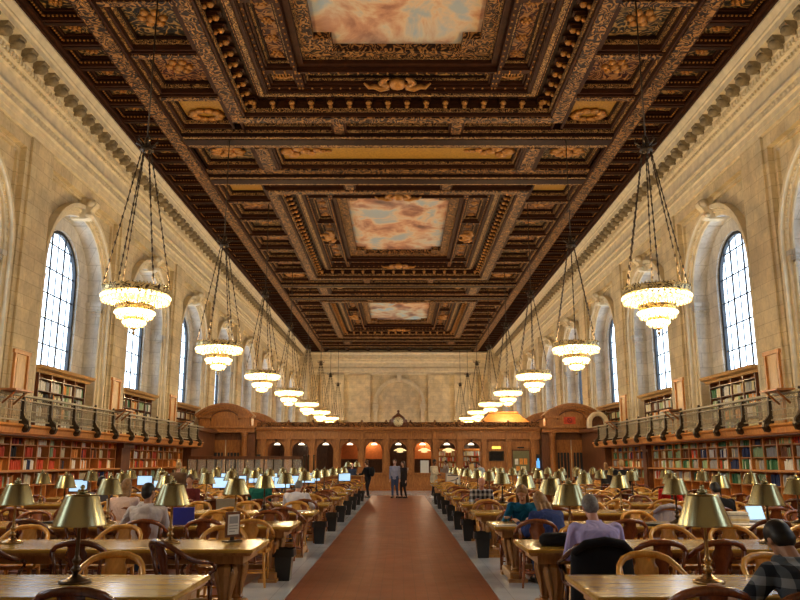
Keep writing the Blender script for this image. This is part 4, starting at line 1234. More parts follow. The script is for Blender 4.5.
# ------------------------------------------------------------------ chairs
def chair_shapes(full=True):
    R = {}
    n = 8 if full else 5
    b = MB()
    pts = []
    for i in range(17):
        a = PI*(i/16); pts.append((.23*math.cos(a)*(1+.0*i), -.05-.17*math.sin(a)))
    poly = pts + [(-.25, .2), (-.2, .235), (.2, .235), (.25, .2)]
    m = len(poly)
    top = [(x*.96, y*.96, .475) for x, y in poly]; mid = [(x, y, .462) for x, y in poly]; bot = [(x, y, .435) for x, y in poly]
    b.add(bot+mid+top, [tuple(range(m-1, -1, -1))] + [(i, (i+1) % m, m+(i+1) % m, m+i) for i in range(m)] + [(m+i, m+(i+1) % m, 2*m+(i+1) % m, 2*m+i) for i in range(m)] + [tuple(range(2*m, 3*m))])
    R['seat'] = [b]
    half = [(.275, .15, .655), (.288, .06, .672), (.29, -.04, .69), (.275, -.14, .73), (.245, -.22, .785), (.19, -.275, .835), (.11, -.305, .862), (0, -.315, .872)]
    P = half + [(-x, y, z) for x, y, z in half[-2::-1]]
    b = MB(); rr = [.016, .024, .024, .024, .026, .028, .03, .032]; rr = rr + rr[-2::-1]
    b.tube(P, rr, n, flat=1.0); 
    R['back_rail'] = [b]
    b = MB()
    prof = [(.47, .09, -.19), (.52, .072, -.205), (.60, .06, -.232), (.66, .075, -.25), (.71, .10, -.266), (.76, .105, -.28), (.80, .082, -.29), (.83, .085, -.298), (.855, .14, -.30)]
    vs = []
    for z, w, y in prof:
        for q in range(5):
            u = -1+q*.5
            vs.append((u*w, y+.02*u*u, z))
    vs2 = [(x, y-.018, z) for x, y, z in vs]
    fs = []; N = len(prof)
    for r in range(N-1):
        for q in range(4):
            a = r*5+q; fs.append((a, a+1, a+6, a+5)); fs.append((a+45, a+50, a+51, a+46))
        fs.append((r*5, r*5+5, r*5+50, r*5+45)); fs.append((r*5+4, r*5+49, r*5+54, r*5+9))
    b.add(vs+vs2, fs, 0, True); R['splat'] = [b]
    R['leg'] = []
    for s in (-1, 1):
        b = MB(); b.tube([(s*.205, .185, .44), (s*.21, .19, .3), (s*.215, .20, .12), (s*.22, .225, 0)], [.024, .022, .018, .015], n); R['leg'].append(b)
        b = MB(); b.tube([(s*.18, -.17, .44), (s*.185, -.19, .3), (s*.20, -.235, .12), (s*.215, -.29, 0)], [.022, .021, .018, .015], n); R['leg'].append(b)
    R['arm_support'] = []; R['back_post'] = []
    for s in (-1, 1):
        b = MB(); b.tube([(s*.275, .15, .655), (s*.285, .185, .625), (s*.275, .19, .585), (s*.262, .15, .56), (s*.258, .14, .52), (s*.25, .16, .48), (s*.235, .17, .45)], [.02, .024, .02, .017, .018, .02, .016], n); R['arm_support'].append(b)
        b = MB(); b.tube([(s*.19, -.15, .45), (s*.215, -.2, .6), (s*.235, -.235, .785)], [.018, .017, .016], n); R['back_post'].append(b)
    b = MB(); b.tube([(-.213, .195, .16), (.213, .195, .16)], .011, 5); b.tube([(-.19, -.22, .19), (.19, -.22, .19)], .011, 5)
    for s in (-1, 1): b.tube([(s*.215, .195, .20), (s*.193, -.215, .22)], .011, 5)
    R['stretcher'] = [b]
    return R
def chair_full(mat):
    t = thing('library_armchair', 'x', 'chair')
    for nm, lst in chair_shapes().items():
        for b in lst: b.build(nm, mat, t)
    return t
def chair_small(mat):
    b = MB()
    for nm, lst in chair_shapes(False).items():
        for q in lst:
            o = len(b.v); b.v += q.v; b.f += [tuple(o+i for i in f) for f in q.f]; b.m += q.m; b.sm += q.sm
    return b.build('library_armchair', mat)
M['chair_shaded'] = wood('shaded chair wood', (.06, .016, .006), (.17, .05, .016), .27, (4, 4, 1), .5)  # dark copy of the chair wood: shade on the backs put into the colour
TONES = {'shaded brown': 'chair_shaded', 'chestnut brown': 'chair_brown', 'lit honey': 'chair_lit'}
cproto = {}
chairs_at = []
def chair(x, y, rz, tone, label, small=False):
    key = (tone, small)
    if key not in cproto:
        o = cproto[key] = (chair_small if small else chair_full)(M[TONES[tone]])
        o.location = (x, y, 0); o.rotation_euler[2] = rz
    elif small:
        o = cproto[key].copy(); COL.objects.link(o); o.location = (x, y, 0); o.rotation_euler[2] = rz
    else: o = dup(cproto[key], (x, y, 0), rz)
    tag(o, label, 'chair', 'armchairs at the reading tables'); chairs_at.append((x, y)); return o
# explicit near chairs: (row, side of table, s, [|x|, dy, turn, tone])
EXP = {
 (0, 'near', -1): [(1.95, -.02, .05, 'shaded brown'), (2.85, .0, -.08, 'shaded brown')],
 (0, 'far', -1): [(2.33, .02, .06, 'lit honey'), (3.4, .05, -.1, 'lit honey')],
 (0, 'near', 1): [(2.06, .0, -.04, 'chestnut brown'), (2.62, -.12, .1, 'shaded brown')],
 (0, 'far', 1): [(2.22, .0, .02, 'lit honey'), (3.25, .1, .2, 'lit honey')],
 (1, 'near', -1): [(2.1, -.02, -.75, 'shaded brown'), (3.13, .0, .1, 'shaded brown'), (4.1, -.0, -.12, 'shaded brown')],
 (1, 'far', -1): [(2.0, .1, .1, 'lit honey'), (3.32, .0, -.1, 'lit honey'), (4.42, .02, .1, 'lit honey'), (5.4, 0, 0, 'lit honey')],
 (1, 'near', 1): [(2.02, -.08, 0, 'shaded brown'), (2.72, .04, -.06, 'chestnut brown'), (3.3, .05, .05, 'chestnut brown'), (4.2, 0, 0, 'shaded brown')],
 (1, 'far', 1): [(3.42, .0, .1, 'lit honey'), (4.12, .0, -.1, 'lit honey'), (5.1, 0, 0, 'lit honey'), (2.3, .1, .2, 'lit honey')],
 (2, 'near', -1): [(1.95, 0, .1, 'lit honey'), (2.6, .05, .1, 'chestnut brown'), (3.4, -.04, .12, 'chestnut brown'), (4.2, .0, -.1, 'shaded brown'), (5.0, 0, .05, 'shaded brown'), (6.0, .0, 0, 'shaded brown')],
 (2, 'near', 1): [(1.98, -.03, -.1, 'chestnut brown'), (3.2, 0, .05, 'chestnut brown'), (4.3, .05, 0, 'chestnut brown'), (5.2, 0, -.1, 'shaded brown'), (6.1, 0, 0, 'chestnut brown')],
}
rc = random.Random(11)
for k, yc in enumerate(ROWY):
    for s in (-1, 1):
        for side in ('near', 'far'):
            sg = -1 if side == 'near' else 1
            if (k, side, s) in EXP: lst = EXP[(k, side, s)]
            else:
                lst = []
                for i in range(8):
                    if rc.random() < .1: continue
                    tn = rc.choice(['chestnut brown', 'chestnut brown', 'shaded brown', 'lit honey']) if side == 'near' else rc.choice(['lit honey', 'lit honey', 'chestnut brown'])  # random tone, weighted so far chairs look lit and near backs shaded
                    lst.append((TX0+.5+.93*i+rc.uniform(-.08, .08), rc.uniform(-.1, .04), rc.uniform(-.14, .14), tn))
            i = 0
            for (ax, dy, turn, tone) in sorted(lst):
                x, y = s*ax, yc+sg*(.66-dy)
                i += 1
                if not inframe(x, y, .85, 25): continue
                lab = '%s wooden armchair, %s side of %s %s-hand table, %s from the aisle' % (tone, side, ordn(k+1), 'left' if s < 0 else 'right', ordn(i))
                chair(x, y, (0 if side == 'near' else PI)+turn, tone, lab, k >= 6)

# ------------------------------------------------------------------ table lamps
def lamp_shapes():
    R = {}
    b = MB(); b.lathe([(.115, 0), (.118, .012), (.10, .024), (.07, .032), (.045, .045), (.03, .06)], 20); R['base'] = (b, 'stem')
    b = MB(); b.lathe([(.018, .055), (.022, .075), (.036, .085), (.04, .10), (.026, .115), (.018, .13), (.03, .15), (.036, .165), (.022, .18), (.016, .20), (.014, .3), (.012, .39), (.02, .40), (.02, .50)], 12); R['stem'] = (b, 'stem')
    b = MB(); b.lathe([(.200, .417), (.197, .425), (.122, .632), (.115, .645), (.06, .65), (.0, .652)], 28, caps=False)
    b.lathe([(.196, .419), (.119, .629), (.055, .644)], 28, mi=1, caps=False); b.lathe([(.203, .414), (.203, .423)], 28, caps=False); R['shade'] = (b, 'shade')
    b = MB(); b.lathe([(.02, .65), (.045, .662), (.03, .675), (.012, .685), (.02, .70), (.012, .715), (.0, .72)], 12, caps=False)
    for q in range(3):
        a = 2*PI*q/3; b.ball((.03*math.cos(a), .03*math.sin(a), .675), .012, 5, 4)
    R['finial'] = (b, 'shade')
    return R
lproto = {}
def lamp(x, y, label, small, gold):
    key = (small, gold)
    if key in lproto:
        if small: o = lproto[key].copy(); COL.objects.link(o); o.location = (x, y, .76)
        else: o = dup(lproto[key], (x, y, .76))
    else:
        sh = lamp_shapes(); st = M['stem_gold'] if gold else M['stem']
        if small:
            b = MB()
            for nm, (q, m_) in sh.items():
                o_ = len(b.v); b.v += q.v; b.f += [tuple(o_+i for i in f) for f in q.f]; b.sm += q.sm
                b.m += [(2 if m_ == 'stem' else m) for m in q.m]
            o = b.build('table_lamp', [M['shade'], M['shade_in'], st]); o.location = (x, y, .76)
        else:
            o = thing('table_lamp', 'x', 'lamp', (x, y, .76))
            for nm, (q, m_) in sh.items():
                q.build(nm, [st, st] if m_ == 'stem' else [M['shade'], M['shade_in']], o)
        lproto[key] = o
    return tag(o, label, 'lamp', 'brass-shaded table lamps')
LX = [2.40, 4.25, 6.10, 7.95]
for k, yc in enumerate(ROWY):
    for s in (-1, 1):
        for i, ax in enumerate(LX):
            dx = rc.uniform(-.06, .06) if k > 1 else 0
            dy = rc.uniform(-.05, .05) if k > 1 else 0
            if k == 1 and s < 0 and i == 0: ax = 2.48
            if k == 1 and s > 0 and i == 0: ax = 2.02
            if k == 0 and i == 0: ax = 2.35 if s < 0 else 2.43
            x = s*(ax+dx); y = yc+.10+dy
            if not inframe(x, y, 1.2, 12): continue
            st = 'brass' if (s > 0 and i == 0 and k < 2) or rc.random() < .3 else 'dark'
            lab = 'brass-shaded lamp with %s stem on the %s %s-hand table, %s from the aisle' % (st, ordn(k+1), 'left' if s < 0 else 'right', ordn(i+1))
            lamp(x, y, lab, k >= 6, st == 'brass')

# ------------------------------------------------------------------ waste bins
def bin_proto():
    t = thing('waste_bin', 'x', 'bin')
    b = MB()
    b.add([(-.11, -.15, 0), (.11, -.15, 0), (.11, .15, 0), (-.11, .15, 0), (-.15, -.19, .58), (.15, -.19, .58), (.15, .19, .58), (-.15, .19, .58)],
          [(0, 3, 2, 1), (0, 1, 5, 4), (1, 2, 6, 5), (2, 3, 7, 6), (3, 0, 4, 7)])
    b.add([(-.10, -.14, .03), (.10, -.14, .03), (.10, .14, .03), (-.10, .14, .03), (-.14, -.18, .58), (.14, -.18, .58), (.14, .18, .58), (-.14, .18, .58)],
          [(0, 1, 2, 3), (0, 4, 5, 1), (1, 5, 6, 2), (2, 6, 7, 3), (3, 7, 4, 0)])
    for (x0, x1, y0, y1) in ((-.165, .165, -.205, -.18), (-.165, .165, .18, .205), (-.165, -.14, -.18, .18), (.14, .165, -.18, .18)): b.box(x0, x1, y0, y1, .55, .59)
    b.build('body', M['black'], t)
    b = MB(); rr = random.Random(3)
    n = 28; A = []; B = []; C = []
    for i in range(n+1):
        a = 2*PI*(i % n)/n; r = max(abs(math.cos(a))/.17, abs(math.sin(a))/.21); r = 1/r; w = rr.uniform(.0, .018) if i < n else 0
        if i == n: w = 0
        A.append((r*math.cos(a)*.86, r*math.sin(a)*.86, .56)); B.append((r*math.cos(a), r*math.sin(a), .605+w*.6)); C.append(((r+.01+w*.4)*math.cos(a), (r+.01+w*.4)*math.sin(a), .47-w))
    b.strip(A, B, 0, True); b.strip(B, C, 0, True); b.build('liner_bag', M['black'], t)
    return t
bp = None
for s, ys in ((-1, (11.5, 16.5, 19.4, 22.3, 25.2, 28.1, 31.0, 33.9)), (1, (14.15, 17.1, 19.9, 22.75, 25.6, 28.5, 31.4))):
    for i, y in enumerate(ys):
        lab = 'black waste bin with a liner bag on the %s marble strip, %s from the front' % ('left' if s < 0 else 'right', ordn(i+1))
        if bp is None:
            bp = bin_proto(); bp.location = (s*1.56, y, 0); tag(bp, lab, 'bin', 'black waste bins along the aisle'); bp.scale = (.86, .7, .72)
        else: dup(bp, (s*1.56, y, 0), 0, lab, 'black waste bins along the aisle')

# ------------------------------------------------------------------ things on the tables
TT = .76
t = thing('sign_holder', 'small standing sign in a dark frame near the end of the second left table', 'sign', (-1.82, 9.12, TT), .9)
b = MB(); b.box(-.10, .10, -.06, .06, 0, .015); b.box(-.02, .02, -.012, .012, .015, .06); b.build('foot', M['bronze'], t)
b = MB(); b.box(-.10, .10, -.012, .012, .05, .33); b.build('frame', M['screen_d'], t)
b = MB(); b.box(-.08, .08, -.016, .016, .08, .30); c = b.build('card', M['white'], t)
b = MB(); b.box(-.06, .06, -.019, -.016, .20, .28); b.box(-.06, .06, -.019, -.016, .17, .18); b.box(-.06, .06, -.019, -.016, .14, .15); b.box(-.06, .02, -.019, -.016, .11, .12)
b.build('printed_lines', M['grey'], c)
t = thing('shoulder_bag', 'black soft bag lying on the second right table near the aisle', 'bag', (1.92, 8.72, TT), .08)
b = MB(); n = 20
for z, k_ in ((0, .96), (.05, 1.03), (.10, 1.0), (.125, .86)):
    pass
prof = [(.0, .0), (.93, .0), (1.02, .04), (1.0, .09), (.88, .125), (.0, .13)]
b.lathe(prof, 24, (0, 0, 0), sx=.30, sy=.17, caps=False); b.build('body', M['blackcloth'], t)
b = MB(); b.tube([(-.2, -.1, .13), (-.1, -.19, .14), (.05, -.2, .13), (.18, -.12, .135), (.3, -.1, .07)], .012, 6); b.build('strap', M['black'], t)
def paper(x, y, z, w, h, rz, nm, lab, cat, mat='white', thick=.004, parts=None):
    b = MB(); b.box(-w/2, w/2, -h/2, h/2, 0, thick)
    o = b.build(nm, M[mat], None, (x, y, z), rz); tag(o, lab, cat); return o
paper(2.12, 8.42, TT, .21, .29, .3, 'paper_sheet', 'white sheet of paper beside the black bag', 'paper')
paper(1.62, 8.45+2.87, TT, .3, .22, .1, 'open_notebook', 'pale open notebook on the third right table under the writing hands', 'notebook', 'white', .02)
def laptop(x, y, z, rz, lab, lit=True, body='grey', open_=1.9):
    t = thing('laptop', lab, 'laptop', (x, y, z), rz)
    b = MB(); b.bbox(-.17, .17, -.12, .12, 0, .018, .004); b.build('keyboard_base', M[body], t)
    b = MB(); R = Matrix.Rotation(-(open_-PI/2), 3, 'X')
    b.box(-.17, .17, .115, .125, .015, .245, 0, R, (0, .12, .015)); d = b.build('lid', M[body], t)
    b = MB(); b.box(-.155, .155, .111, .115, .03, .23, 0, R, (0, .12, .015)); b.build('display', M['screenglow'] if lit else M['black'], d)
    return t
laptop(5.62, 11.9+.15, TT, .35, 'open grey laptop at the right edge of the third right table', True)
laptop(-5.05, 14.5, TT, PI, 'pale laptop seen from behind on the fourth left table', False, 'white')
laptop(-3.1, 14.6, TT, PI+.1, 'silver laptop on the fourth left table beside the second lamp', False, 'grey')
b = MB(); zz = 0; rr = random.Random(5)
for i in range(5):
    h = rr.uniform(.02, .04); a = rr.uniform(-.02, .02)
    t = MB(); t.box(-.14+a, .14+a, -.1, .1, 0, h*.95); o = t.build('book', M['bk '+('white', 'cream', 'white', 'grey', 'white')[i]], None, (5.12, 11.85, TT+zz), a*3)
    tag(o, '%s book lying in the low stack on the third right table, %s from the bottom' % (('white', 'cream', 'white', 'grey', 'white')[i], ordn(i+1)), 'book', 'stacked books on the third right table'); zz += h
b = MB(); b.bbox(-.15, .15, -.02, .02, 0, .24, .004)
o = b.build('blue_folder', plain('blue folder', (.03, .05, .55), .4), None, (-3.05, 11.55, TT), .3); tag(o, 'upright dark blue folder standing behind the second lamp, third left table', 'folder')
# poster stand at the far end of the right-hand tables
t = thing('poster_stand', 'white framed poster standing on the farthest right-hand table', 'sign', (2.25, ROWY[9]+.1, TT))
b = MB(); b.box(-.3, .3, -.02, .02, .0, .46); b.build('frame', M['grey'], t)
b = MB(); b.box(-.26, .26, -.03, -.02, .04, .42); c = b.build('sheet', M['white'], t)
b = MB(); b.prism([(-.22, .12), (.1, .2), (.22, .3), (.22, .22), (.0, .14)], -.034, -.031, 'y'); b.box(-.22, .2, -.034, -.031, .34, .38); b.build('picture', M['bk navy blue'], c)
# computers on the far left tables and a few on the right
def monitor_proto():
    t = thing('computer_monitor', 'x', 'monitor')
    b = MB(); b.lathe([(.11, 0), (.11, .012), (.03, .02)], 14); b.box(-.025, .025, -.01, .03, .01, .2); b.build('stand', M['black'], t)
    b = MB(); b.bbox(-.25, .25, -.02, .03, .12, .45, .008); d = b.build('housing', M['black'], t)
    b = MB(); b.box(-.23, .23, -.024, -.02, .145, .43); b.build('display', M['screenglow'], d)
    return t
mp_ = None
spots = [(k, x) for k in (6, 7, 8, 9) for x in (-3.35, -5.2, -7.0)] + [(9, -2.2), (8, -8.6), (7, -8.5), (5, -8.3), (5, -7.2)]
for k, x in spots:
    gw = ['at its aisle end', 'beyond its first lamp', 'beyond its second lamp', 'beyond its third lamp', 'beyond its fourth lamp'][sum(1 for a in LX if a < abs(x))]
    lab = 'computer monitor with lit blue screen on the %s left-hand table, %s' % (ordn(k+1), gw)
    loc = (x+rc.uniform(-.1, .1), ROWY[k]+.2, TT); rz = rc.uniform(-.25, .25)
    if mp_ is None: mp_ = monitor_proto(); mp_.location = loc; mp_.rotation_euler[2] = rz; tag(mp_, lab, 'monitor', 'computers on the far left tables')
    else: dup(mp_, loc, rz, lab, 'computers on the far left tables')
for k, x in ((8, 6.9), (9, 5.1)):
    dup(mp_, (x, ROWY[k]+.2, TT), .1, 'computer monitor with lit screen on the %s right-hand table' % ordn(k+1), 'computers on the right tables')
# paper clutter on farther tables
used = []
for i in range(40):
    k = rc.randrange(2, 9); s = rc.choice((-1, 1)); x = s*rc.uniform(1.7, 7.8); y = ROWY[k]+rc.uniform(-.3, .3)
    if min(abs(abs(x)-a) for a in LX) < .2 or not inframe(x, y, .8): continue
    w_, h_, th_, mt, nm = rc.choice([(.21, .3, .003, 'white', 'paper sheet'), (.24, .3, .03, 'bk cream', 'cream book'), (.2, .27, .025, 'bk red', 'red book'), (.4, .28, .012, 'white', 'open white book'), (.2, .28, .03, 'bk black', 'black book')])
    gap = sum(1 for a in LX if a < abs(x))
    gw = ['at its aisle end', 'between its first and second lamps', 'between its second and third lamps', 'between its third and fourth lamps', 'beyond its fourth lamp'][gap]
    if (k, s, gap) in used: continue
    used.append((k, s, gap))
    paper(x, y, TT, w_, h_, rc.uniform(-.4, .4), nm.replace(' ', '_').replace('white_', '').replace('cream_', '').replace('red_', '').replace('black_', ''),
          '%s lying on the %s %s-hand table, %s' % (nm, ordn(k+1), 'left' if s < 0 else 'right', gw), 'paper' if 'paper' in nm else 'book', mt, th_)
# coats over chairs
def coat(x, y, rz, lab, mat, w=.27, zt=.9, zb=.12):
    t = MB(); rr = random.Random(int(x*100))
    n = 15; rows = 7
    for side in (1,):
        A = []
        for r in range(rows+1):
            f = r/rows
            for i in range(n+1):
                u = -1+2*i/n; a = u*1.25
                wz = zt-.10*u*u*1.2; z = wz+(zb-wz)*f
                rad_x = w*(1+.12*f); yy = -.33+.2*(1-math.cos(a))-.05*f+.018*math.sin(u*11+f*2)*f
                A.append((rad_x*math.sin(a)*1.03, yy, z + .012*math.sin(u*7)*f))
        B = [(x_, y_+.045, z_) for x_, y_, z_ in A]
        fs = []
        W_ = n+1; N_ = len(A)
        for r in range(rows):
            for i in range(n):
                a0 = r*W_+i; fs.append((a0, a0+1, a0+W_+1, a0+W_)); fs.append((N_+a0, N_+a0+W_, N_+a0+W_+1, N_+a0+1))
        for i in range(n): fs.append((i, N_+i, N_+i+1, i+1)); q = rows*W_+i; fs.append((q, q+1, N_+q+1, N_+q))
        for r in range(rows):
            q = r*W_; fs.append((q, q+W_, N_+q+W_, N_+q)); q = r*W_+n; fs.append((q, N_+q, N_+q+W_, q+W_))
        t.add(A+B, fs, 0, True)
        t.tube([(-w*.95, -.25, zt-.12), (-w*.6, -.32, zt-.03), (0, -.345, zt), (w*.6, -.32, zt-.03), (w*.95, -.25, zt-.12)], [.03, .04, .042, .04, .03], 8)
    o = t.build('jacket', mat, None, (x, y, 0), rz); tag(o, lab, 'jacket'); return o
# ------------------------------------------------------------------ people
def vdir(a, b): return (Vector(b)-Vector(a))
def capsule(mb, a, b, ra, rb, n=10):
    a, b = Vector(a), Vector(b); d = b-a; L = d.length
    if L < 1e-5: mb.ball(a, ra, n, 6); return
    d.normalize(); pts = []; rr = []
    for k in range(4):
        t = PI/2*k/4; pts.append(a - d*ra*math.cos(t)*.999); rr.append(max(.0015, ra*math.sin(t)))
    pts.append(a); rr.append(ra); pts.append(b); rr.append(rb)
    for k in range(1, 5):
        t = PI/2*k/4; pts.append(b + d*rb*math.sin(t)*.999); rr.append(max(.0015, rb*math.cos(t)))
    u = Vector((0, 0, 1)) if abs(d.z) < .9 else Vector((1, 0, 0))
    mb.tube(pts, rr, n, up=u)
def ik(S, T, l1, l2, pole):
    S, T, pole = Vector(S), Vector(T), Vector(pole); d = T-S; L = min(d.length, (l1+l2)*.995); d.normalize()
    T = S+d*L; c_ = (l1*l1+L*L-l2*l2)/(2*l1*L); h_ = math.sqrt(max(0, 1-c_*c_))*l1
    p = pole - d*pole.dot(d); p.normalize()
    return S+d*(l1*c_)+p*h_, T
def remesh(o, v, sm=6):
    m = o.modifiers.new('r', 'REMESH'); m.mode = 'VOXEL'; m.voxel_size = v; m.use_smooth_shade = True
    s = o.modifiers.new('s', 'SMOOTH'); s.factor = .5; s.iterations = sm
SKIN = {'light': plain('light skin', (.62, .36, .25), .5, 0, .4, .06), 'tan': plain('tan skin', (.42, .22, .13), .5, 0, .4, .06), 'pink': plain('pinkish skin', (.66, .34, .26), .5, 0, .4, .06), 'dark': plain('dark skin', (.16, .075, .04), .5, 0, .4, .06)}
HAIR = {'black': plain('black hair', (.012, .01, .009), .5, 0, .4, .3, 30), 'brown': plain('brown hair', (.10, .05, .022), .5, 0, .4, .4, 40), 'lightbrown': plain('light brown hair', (.28, .16, .07), .5, 0, .4, .4, 40),
        'grey': plain('grey hair', (.22, .21, .21), .6, 0, .3, .4, 40), 'blond': plain('blond hair', (.60, .42, .20), .5, 0, .4, .3, 40)}
def plaid(name, a, b, c):
    m = NT(name); v = m.coord((1, 1, 1), 'Object'); sp = m.n.new('ShaderNodeSeparateXYZ'); m.link(v, sp.inputs[0])
    outs = []
    for i, f in ((0, 60), (2, 50)):
        mu = m.node('ShaderNodeMath', operation='MULTIPLY'); mu.inputs[1].default_value = f; m.link(sp.outputs[i], mu.inputs[0])
        sn = m.node('ShaderNodeMath', operation='SINE'); m.link(mu.outputs[0], sn.inputs[0])
        gt = m.node('ShaderNodeMath', operation='GREATER_THAN'); gt.inputs[1].default_value = .15; m.link(sn.outputs[0], gt.inputs[0]); outs.append(gt.outputs[0])
    ad = m.node('ShaderNodeMath', operation='ADD'); m.link(outs[0], ad.inputs[0]); m.link(outs[1], ad.inputs[1])
    hf = m.node('ShaderNodeMath', operation='MULTIPLY'); hf.inputs[1].default_value = .5; m.link(ad.outputs[0], hf.inputs[0])
    m.base(m.ramp(hf.outputs[0], [(.2, a), (.5, b), (.9, c)], 'CONSTANT')); m.set(.85, 0, .2); return m.mat
def cloth(name, c, var=.15):
    m = NT(name); v = m.coord(); f = m.noise(v, 9)
    m.base(m.ramp(f, [(.3, lerp(c, (0, 0, 0), var)), (.7, tuple(min(1, q*(1+var*.6)) for q in c))]))
    fold = m.noise(m.coord((1, 1, .45)), 5.5, 2, 1.6); m.bump(fold, .9, .06); m.set(.85, 0, .2); return m.mat

def person(label, x, y, rz, pose, top, trousers, skin='light', hair='brown', hairstyle='short', lean=.2, nod=.2, turn=0., tilt=0., hands=None, sh=1.0, near=False,
           sleeves='long', seat_z=.46, extra=None, legs=None, collar=None, shoe=None, h=1.0, group=None, bulk=1.0, long_coat=False, step=.0):
    """built in the person's own frame, facing +Y; origin on the floor under the hips"""
    t = thing('person', label, 'person', (x, y, 0), rz, group); t.scale = (h, h, h)
    vox = .009 if near else .016
    seated = pose == 'seat'
    hz = seat_z+.09 if seated else .93
    hip = Vector((0, 0, hz))
    L = .50
    ax = Vector((0, math.sin(lean), math.cos(lean)))                      # spine direction
    nk = hip + ax*L; chest = hip+ax*.34; belly = hip+ax*.15
    hd = Vector((math.sin(tilt), math.sin(lean+nod), math.cos(lean+nod))); head = nk + hd*.19
    fw = Vector((math.sin(turn)*1.0, math.cos(lean+nod), -math.sin(lean+nod)))  # face direction
    fw = (fw - hd*fw.dot(hd)).normalized(); rt = fw.cross(hd).normalized()
    Rh = Matrix((rt, fw, hd)).transposed()
    def H(u, v, w): return head + rt*u + fw*v + hd*w
    sw = .185*sh
    S = {-1: nk - ax*.06 + Vector((-sw, 0, 0)), 1: nk - ax*.06 + Vector((sw, 0, 0))}
    hands = hands or ({-1: (-.16, .38, .80), 1: (.16, .38, .80)} if seated else {-1: (-.25, .03, .78), 1: (.25, .03, .78)})
    E = {}; Wr = {}
    for s in (-1, 1):
        E[s], Wr[s] = ik(S[s], hands[s], .28, .25, (s*.35, -.45, -.8))
    if legs is None:
        if seated: legs = {s: ((s*.12, .42, hz-.02), (s*.13, .40+.06*s, .09)) for s in (-1, 1)}
        else: legs = {s: ((s*.09, .04+step*s*.5, .50), (s*.10, -.02+step*s, .09)) for s in (-1, 1)}
    body = MB()
    def torso(b, g, upto=1.0):
        vv = Vector((0, math.cos(lean), -math.sin(lean)))                    # chest direction
        k = .5+bulk*.5
        secs = [(-.11, .08, .06, 0), (-.085, .145, .10, 0), (-.02, .165*k, .12*bulk, -.005), (.10, .150*k, .11*bulk, 0), (.22, .158*k, .108*bulk, 0), (.33, .178*sh, .112*bulk, -.008), (.40, .19*sh, .10*bulk, -.015), (.445, .175*sh, .085, -.015), (.475, .12*sh, .07, -.01), (.505, .07, .058, 0), (.52, .04, .035, 0)]
        n = 20; vs = []
        for (d, rx, ry, o) in secs:
            bend = .05*math.sin(max(0, min(1, d/.5))*PI)*(-1 if lean > .12 else 0)
            for i in range(n):
                a_ = 2*PI*i/n; ca, sa = math.cos(a_), math.sin(a_)
                vs.append(hip + ax*d + Vector((1, 0, 0))*((rx+g)*math.copysign(abs(ca)**.85, ca)) + vv*((ry+g)*math.copysign(abs(sa)**.9, sa)+o+bend))
        fs = [tuple(range(n-1, -1, -1)), tuple(range((len(secs)-1)*n, len(secs)*n))]
        for r in range(len(secs)-1):
            for i in range(n): fs.append((r*n+i, r*n+(i+1) % n, (r+1)*n+(i+1) % n, (r+1)*n+i))
        b.add(vs, fs, 0, True)
        for s in (-1, 1): capsule(b, nk-ax*.09+Vector((s*.08, 0, 0)), S[s], .07+g, .06+g)
    torso(body, 0)
    capsule(body, nk-ax*.04, head-hd*.07-fw*.01, .058, .052)
    # head: skull, face, jaw, nose, ears, brow
    body.ball(H(0, -.012, .03), .095, 16, 12, 0, (.80, 1.0, .98), Rh)
    body.ball(H(0, .022, -.035), .075, 14, 10, 0, (.80, .85, 1.05), Rh)
    body.ball(H(0, .045, -.085), .035, 10, 8, 0, (.95, .9, .8), Rh)
    capsule(body, H(0, .082, .02), H(0, .102, -.022), .009, .015, 8)
    for s in (-1, 1): body.ball(H(s*.077, -.008, -.005), .028, 8, 6, 0, (.35, .7, 1.1), Rh)
    for s in (-1, 1):
        capsule(body, S[s], E[s], .047*bulk, .038); capsule(body, E[s], Wr[s], .038, .026)
        # hand
        fd = (Wr[s]-E[s]).normalized(); 
        up = Vector((0, 0, 1)) if seated else Vector((0, -1, .0)) ; sd = fd.cross(up).normalized()*s*-1 if True else None
        pn = sd.cross(fd).normalized()
        if pn.dot(Vector((0, 0, -1)) if seated else Vector((-s, 0, 0))) < 0: pn = -pn
        P0 = Wr[s]+fd*.02; P1 = Wr[s]+fd*.085
        inner = -sd if sd.x*s > 0 else sd                                   # towards the thumb side
        for q in (-.022, 0, .022): capsule(body, P0+inner*q*.7, P1+inner*q*1.3, .015, .0125, 8)
        for q, fl in ((-.032, .055), (-.011, .07), (.011, .074), (.032, .066)):
            a = P1+inner*q*1.05; b_ = a+fd*fl*.5+pn*.008; c_ = b_+fd*fl*.38+pn*fl*.38
            capsule(body, a, b_, .0092, .0085, 8); capsule(body, b_, c_, .0085, .0075, 8)
        a = P0+inner*.028; b_ = a+inner*.022+fd*.035; c_ = b_+fd*.03+pn*.01
        capsule(body, a, b_, .0115, .010, 8); capsule(body, b_, c_, .010, .008, 8)
    for s in (-1, 1):
        kn, an = Vector(legs[s][0]), Vector(legs[s][1])
        capsule(body, hip+Vector((s*.09, 0, -.01)), kn, .082, .055); capsule(body, kn, an, .052, .036)
        capsule(body, an, an+Vector((0, .13, -.05)), .034, .028)
    bo = body.build('body', SKIN[skin], t); remesh(bo, vox, 3)
    # clothes
    b = MB(); torso(b, .014)
    for s in (-1, 1):
        capsule(b, S[s], E[s], .064*bulk, .054)
        if sleeves == 'long': capsule(b, E[s], Wr[s]-(Wr[s]-E[s])*.04, .053, .037)
        else: 
            mid = S[s].lerp(E[s], .85); capsule(b, S[s], mid, .066*bulk, .066)
    if long_coat: capsule(b, hip+Vector((-.08, 0, 0)), hip+Vector((-.09, -.0, -.3)), .13, .12); capsule(b, hip+Vector((.08, 0, 0)), hip+Vector((.09, 0, -.3)), .13, .12)
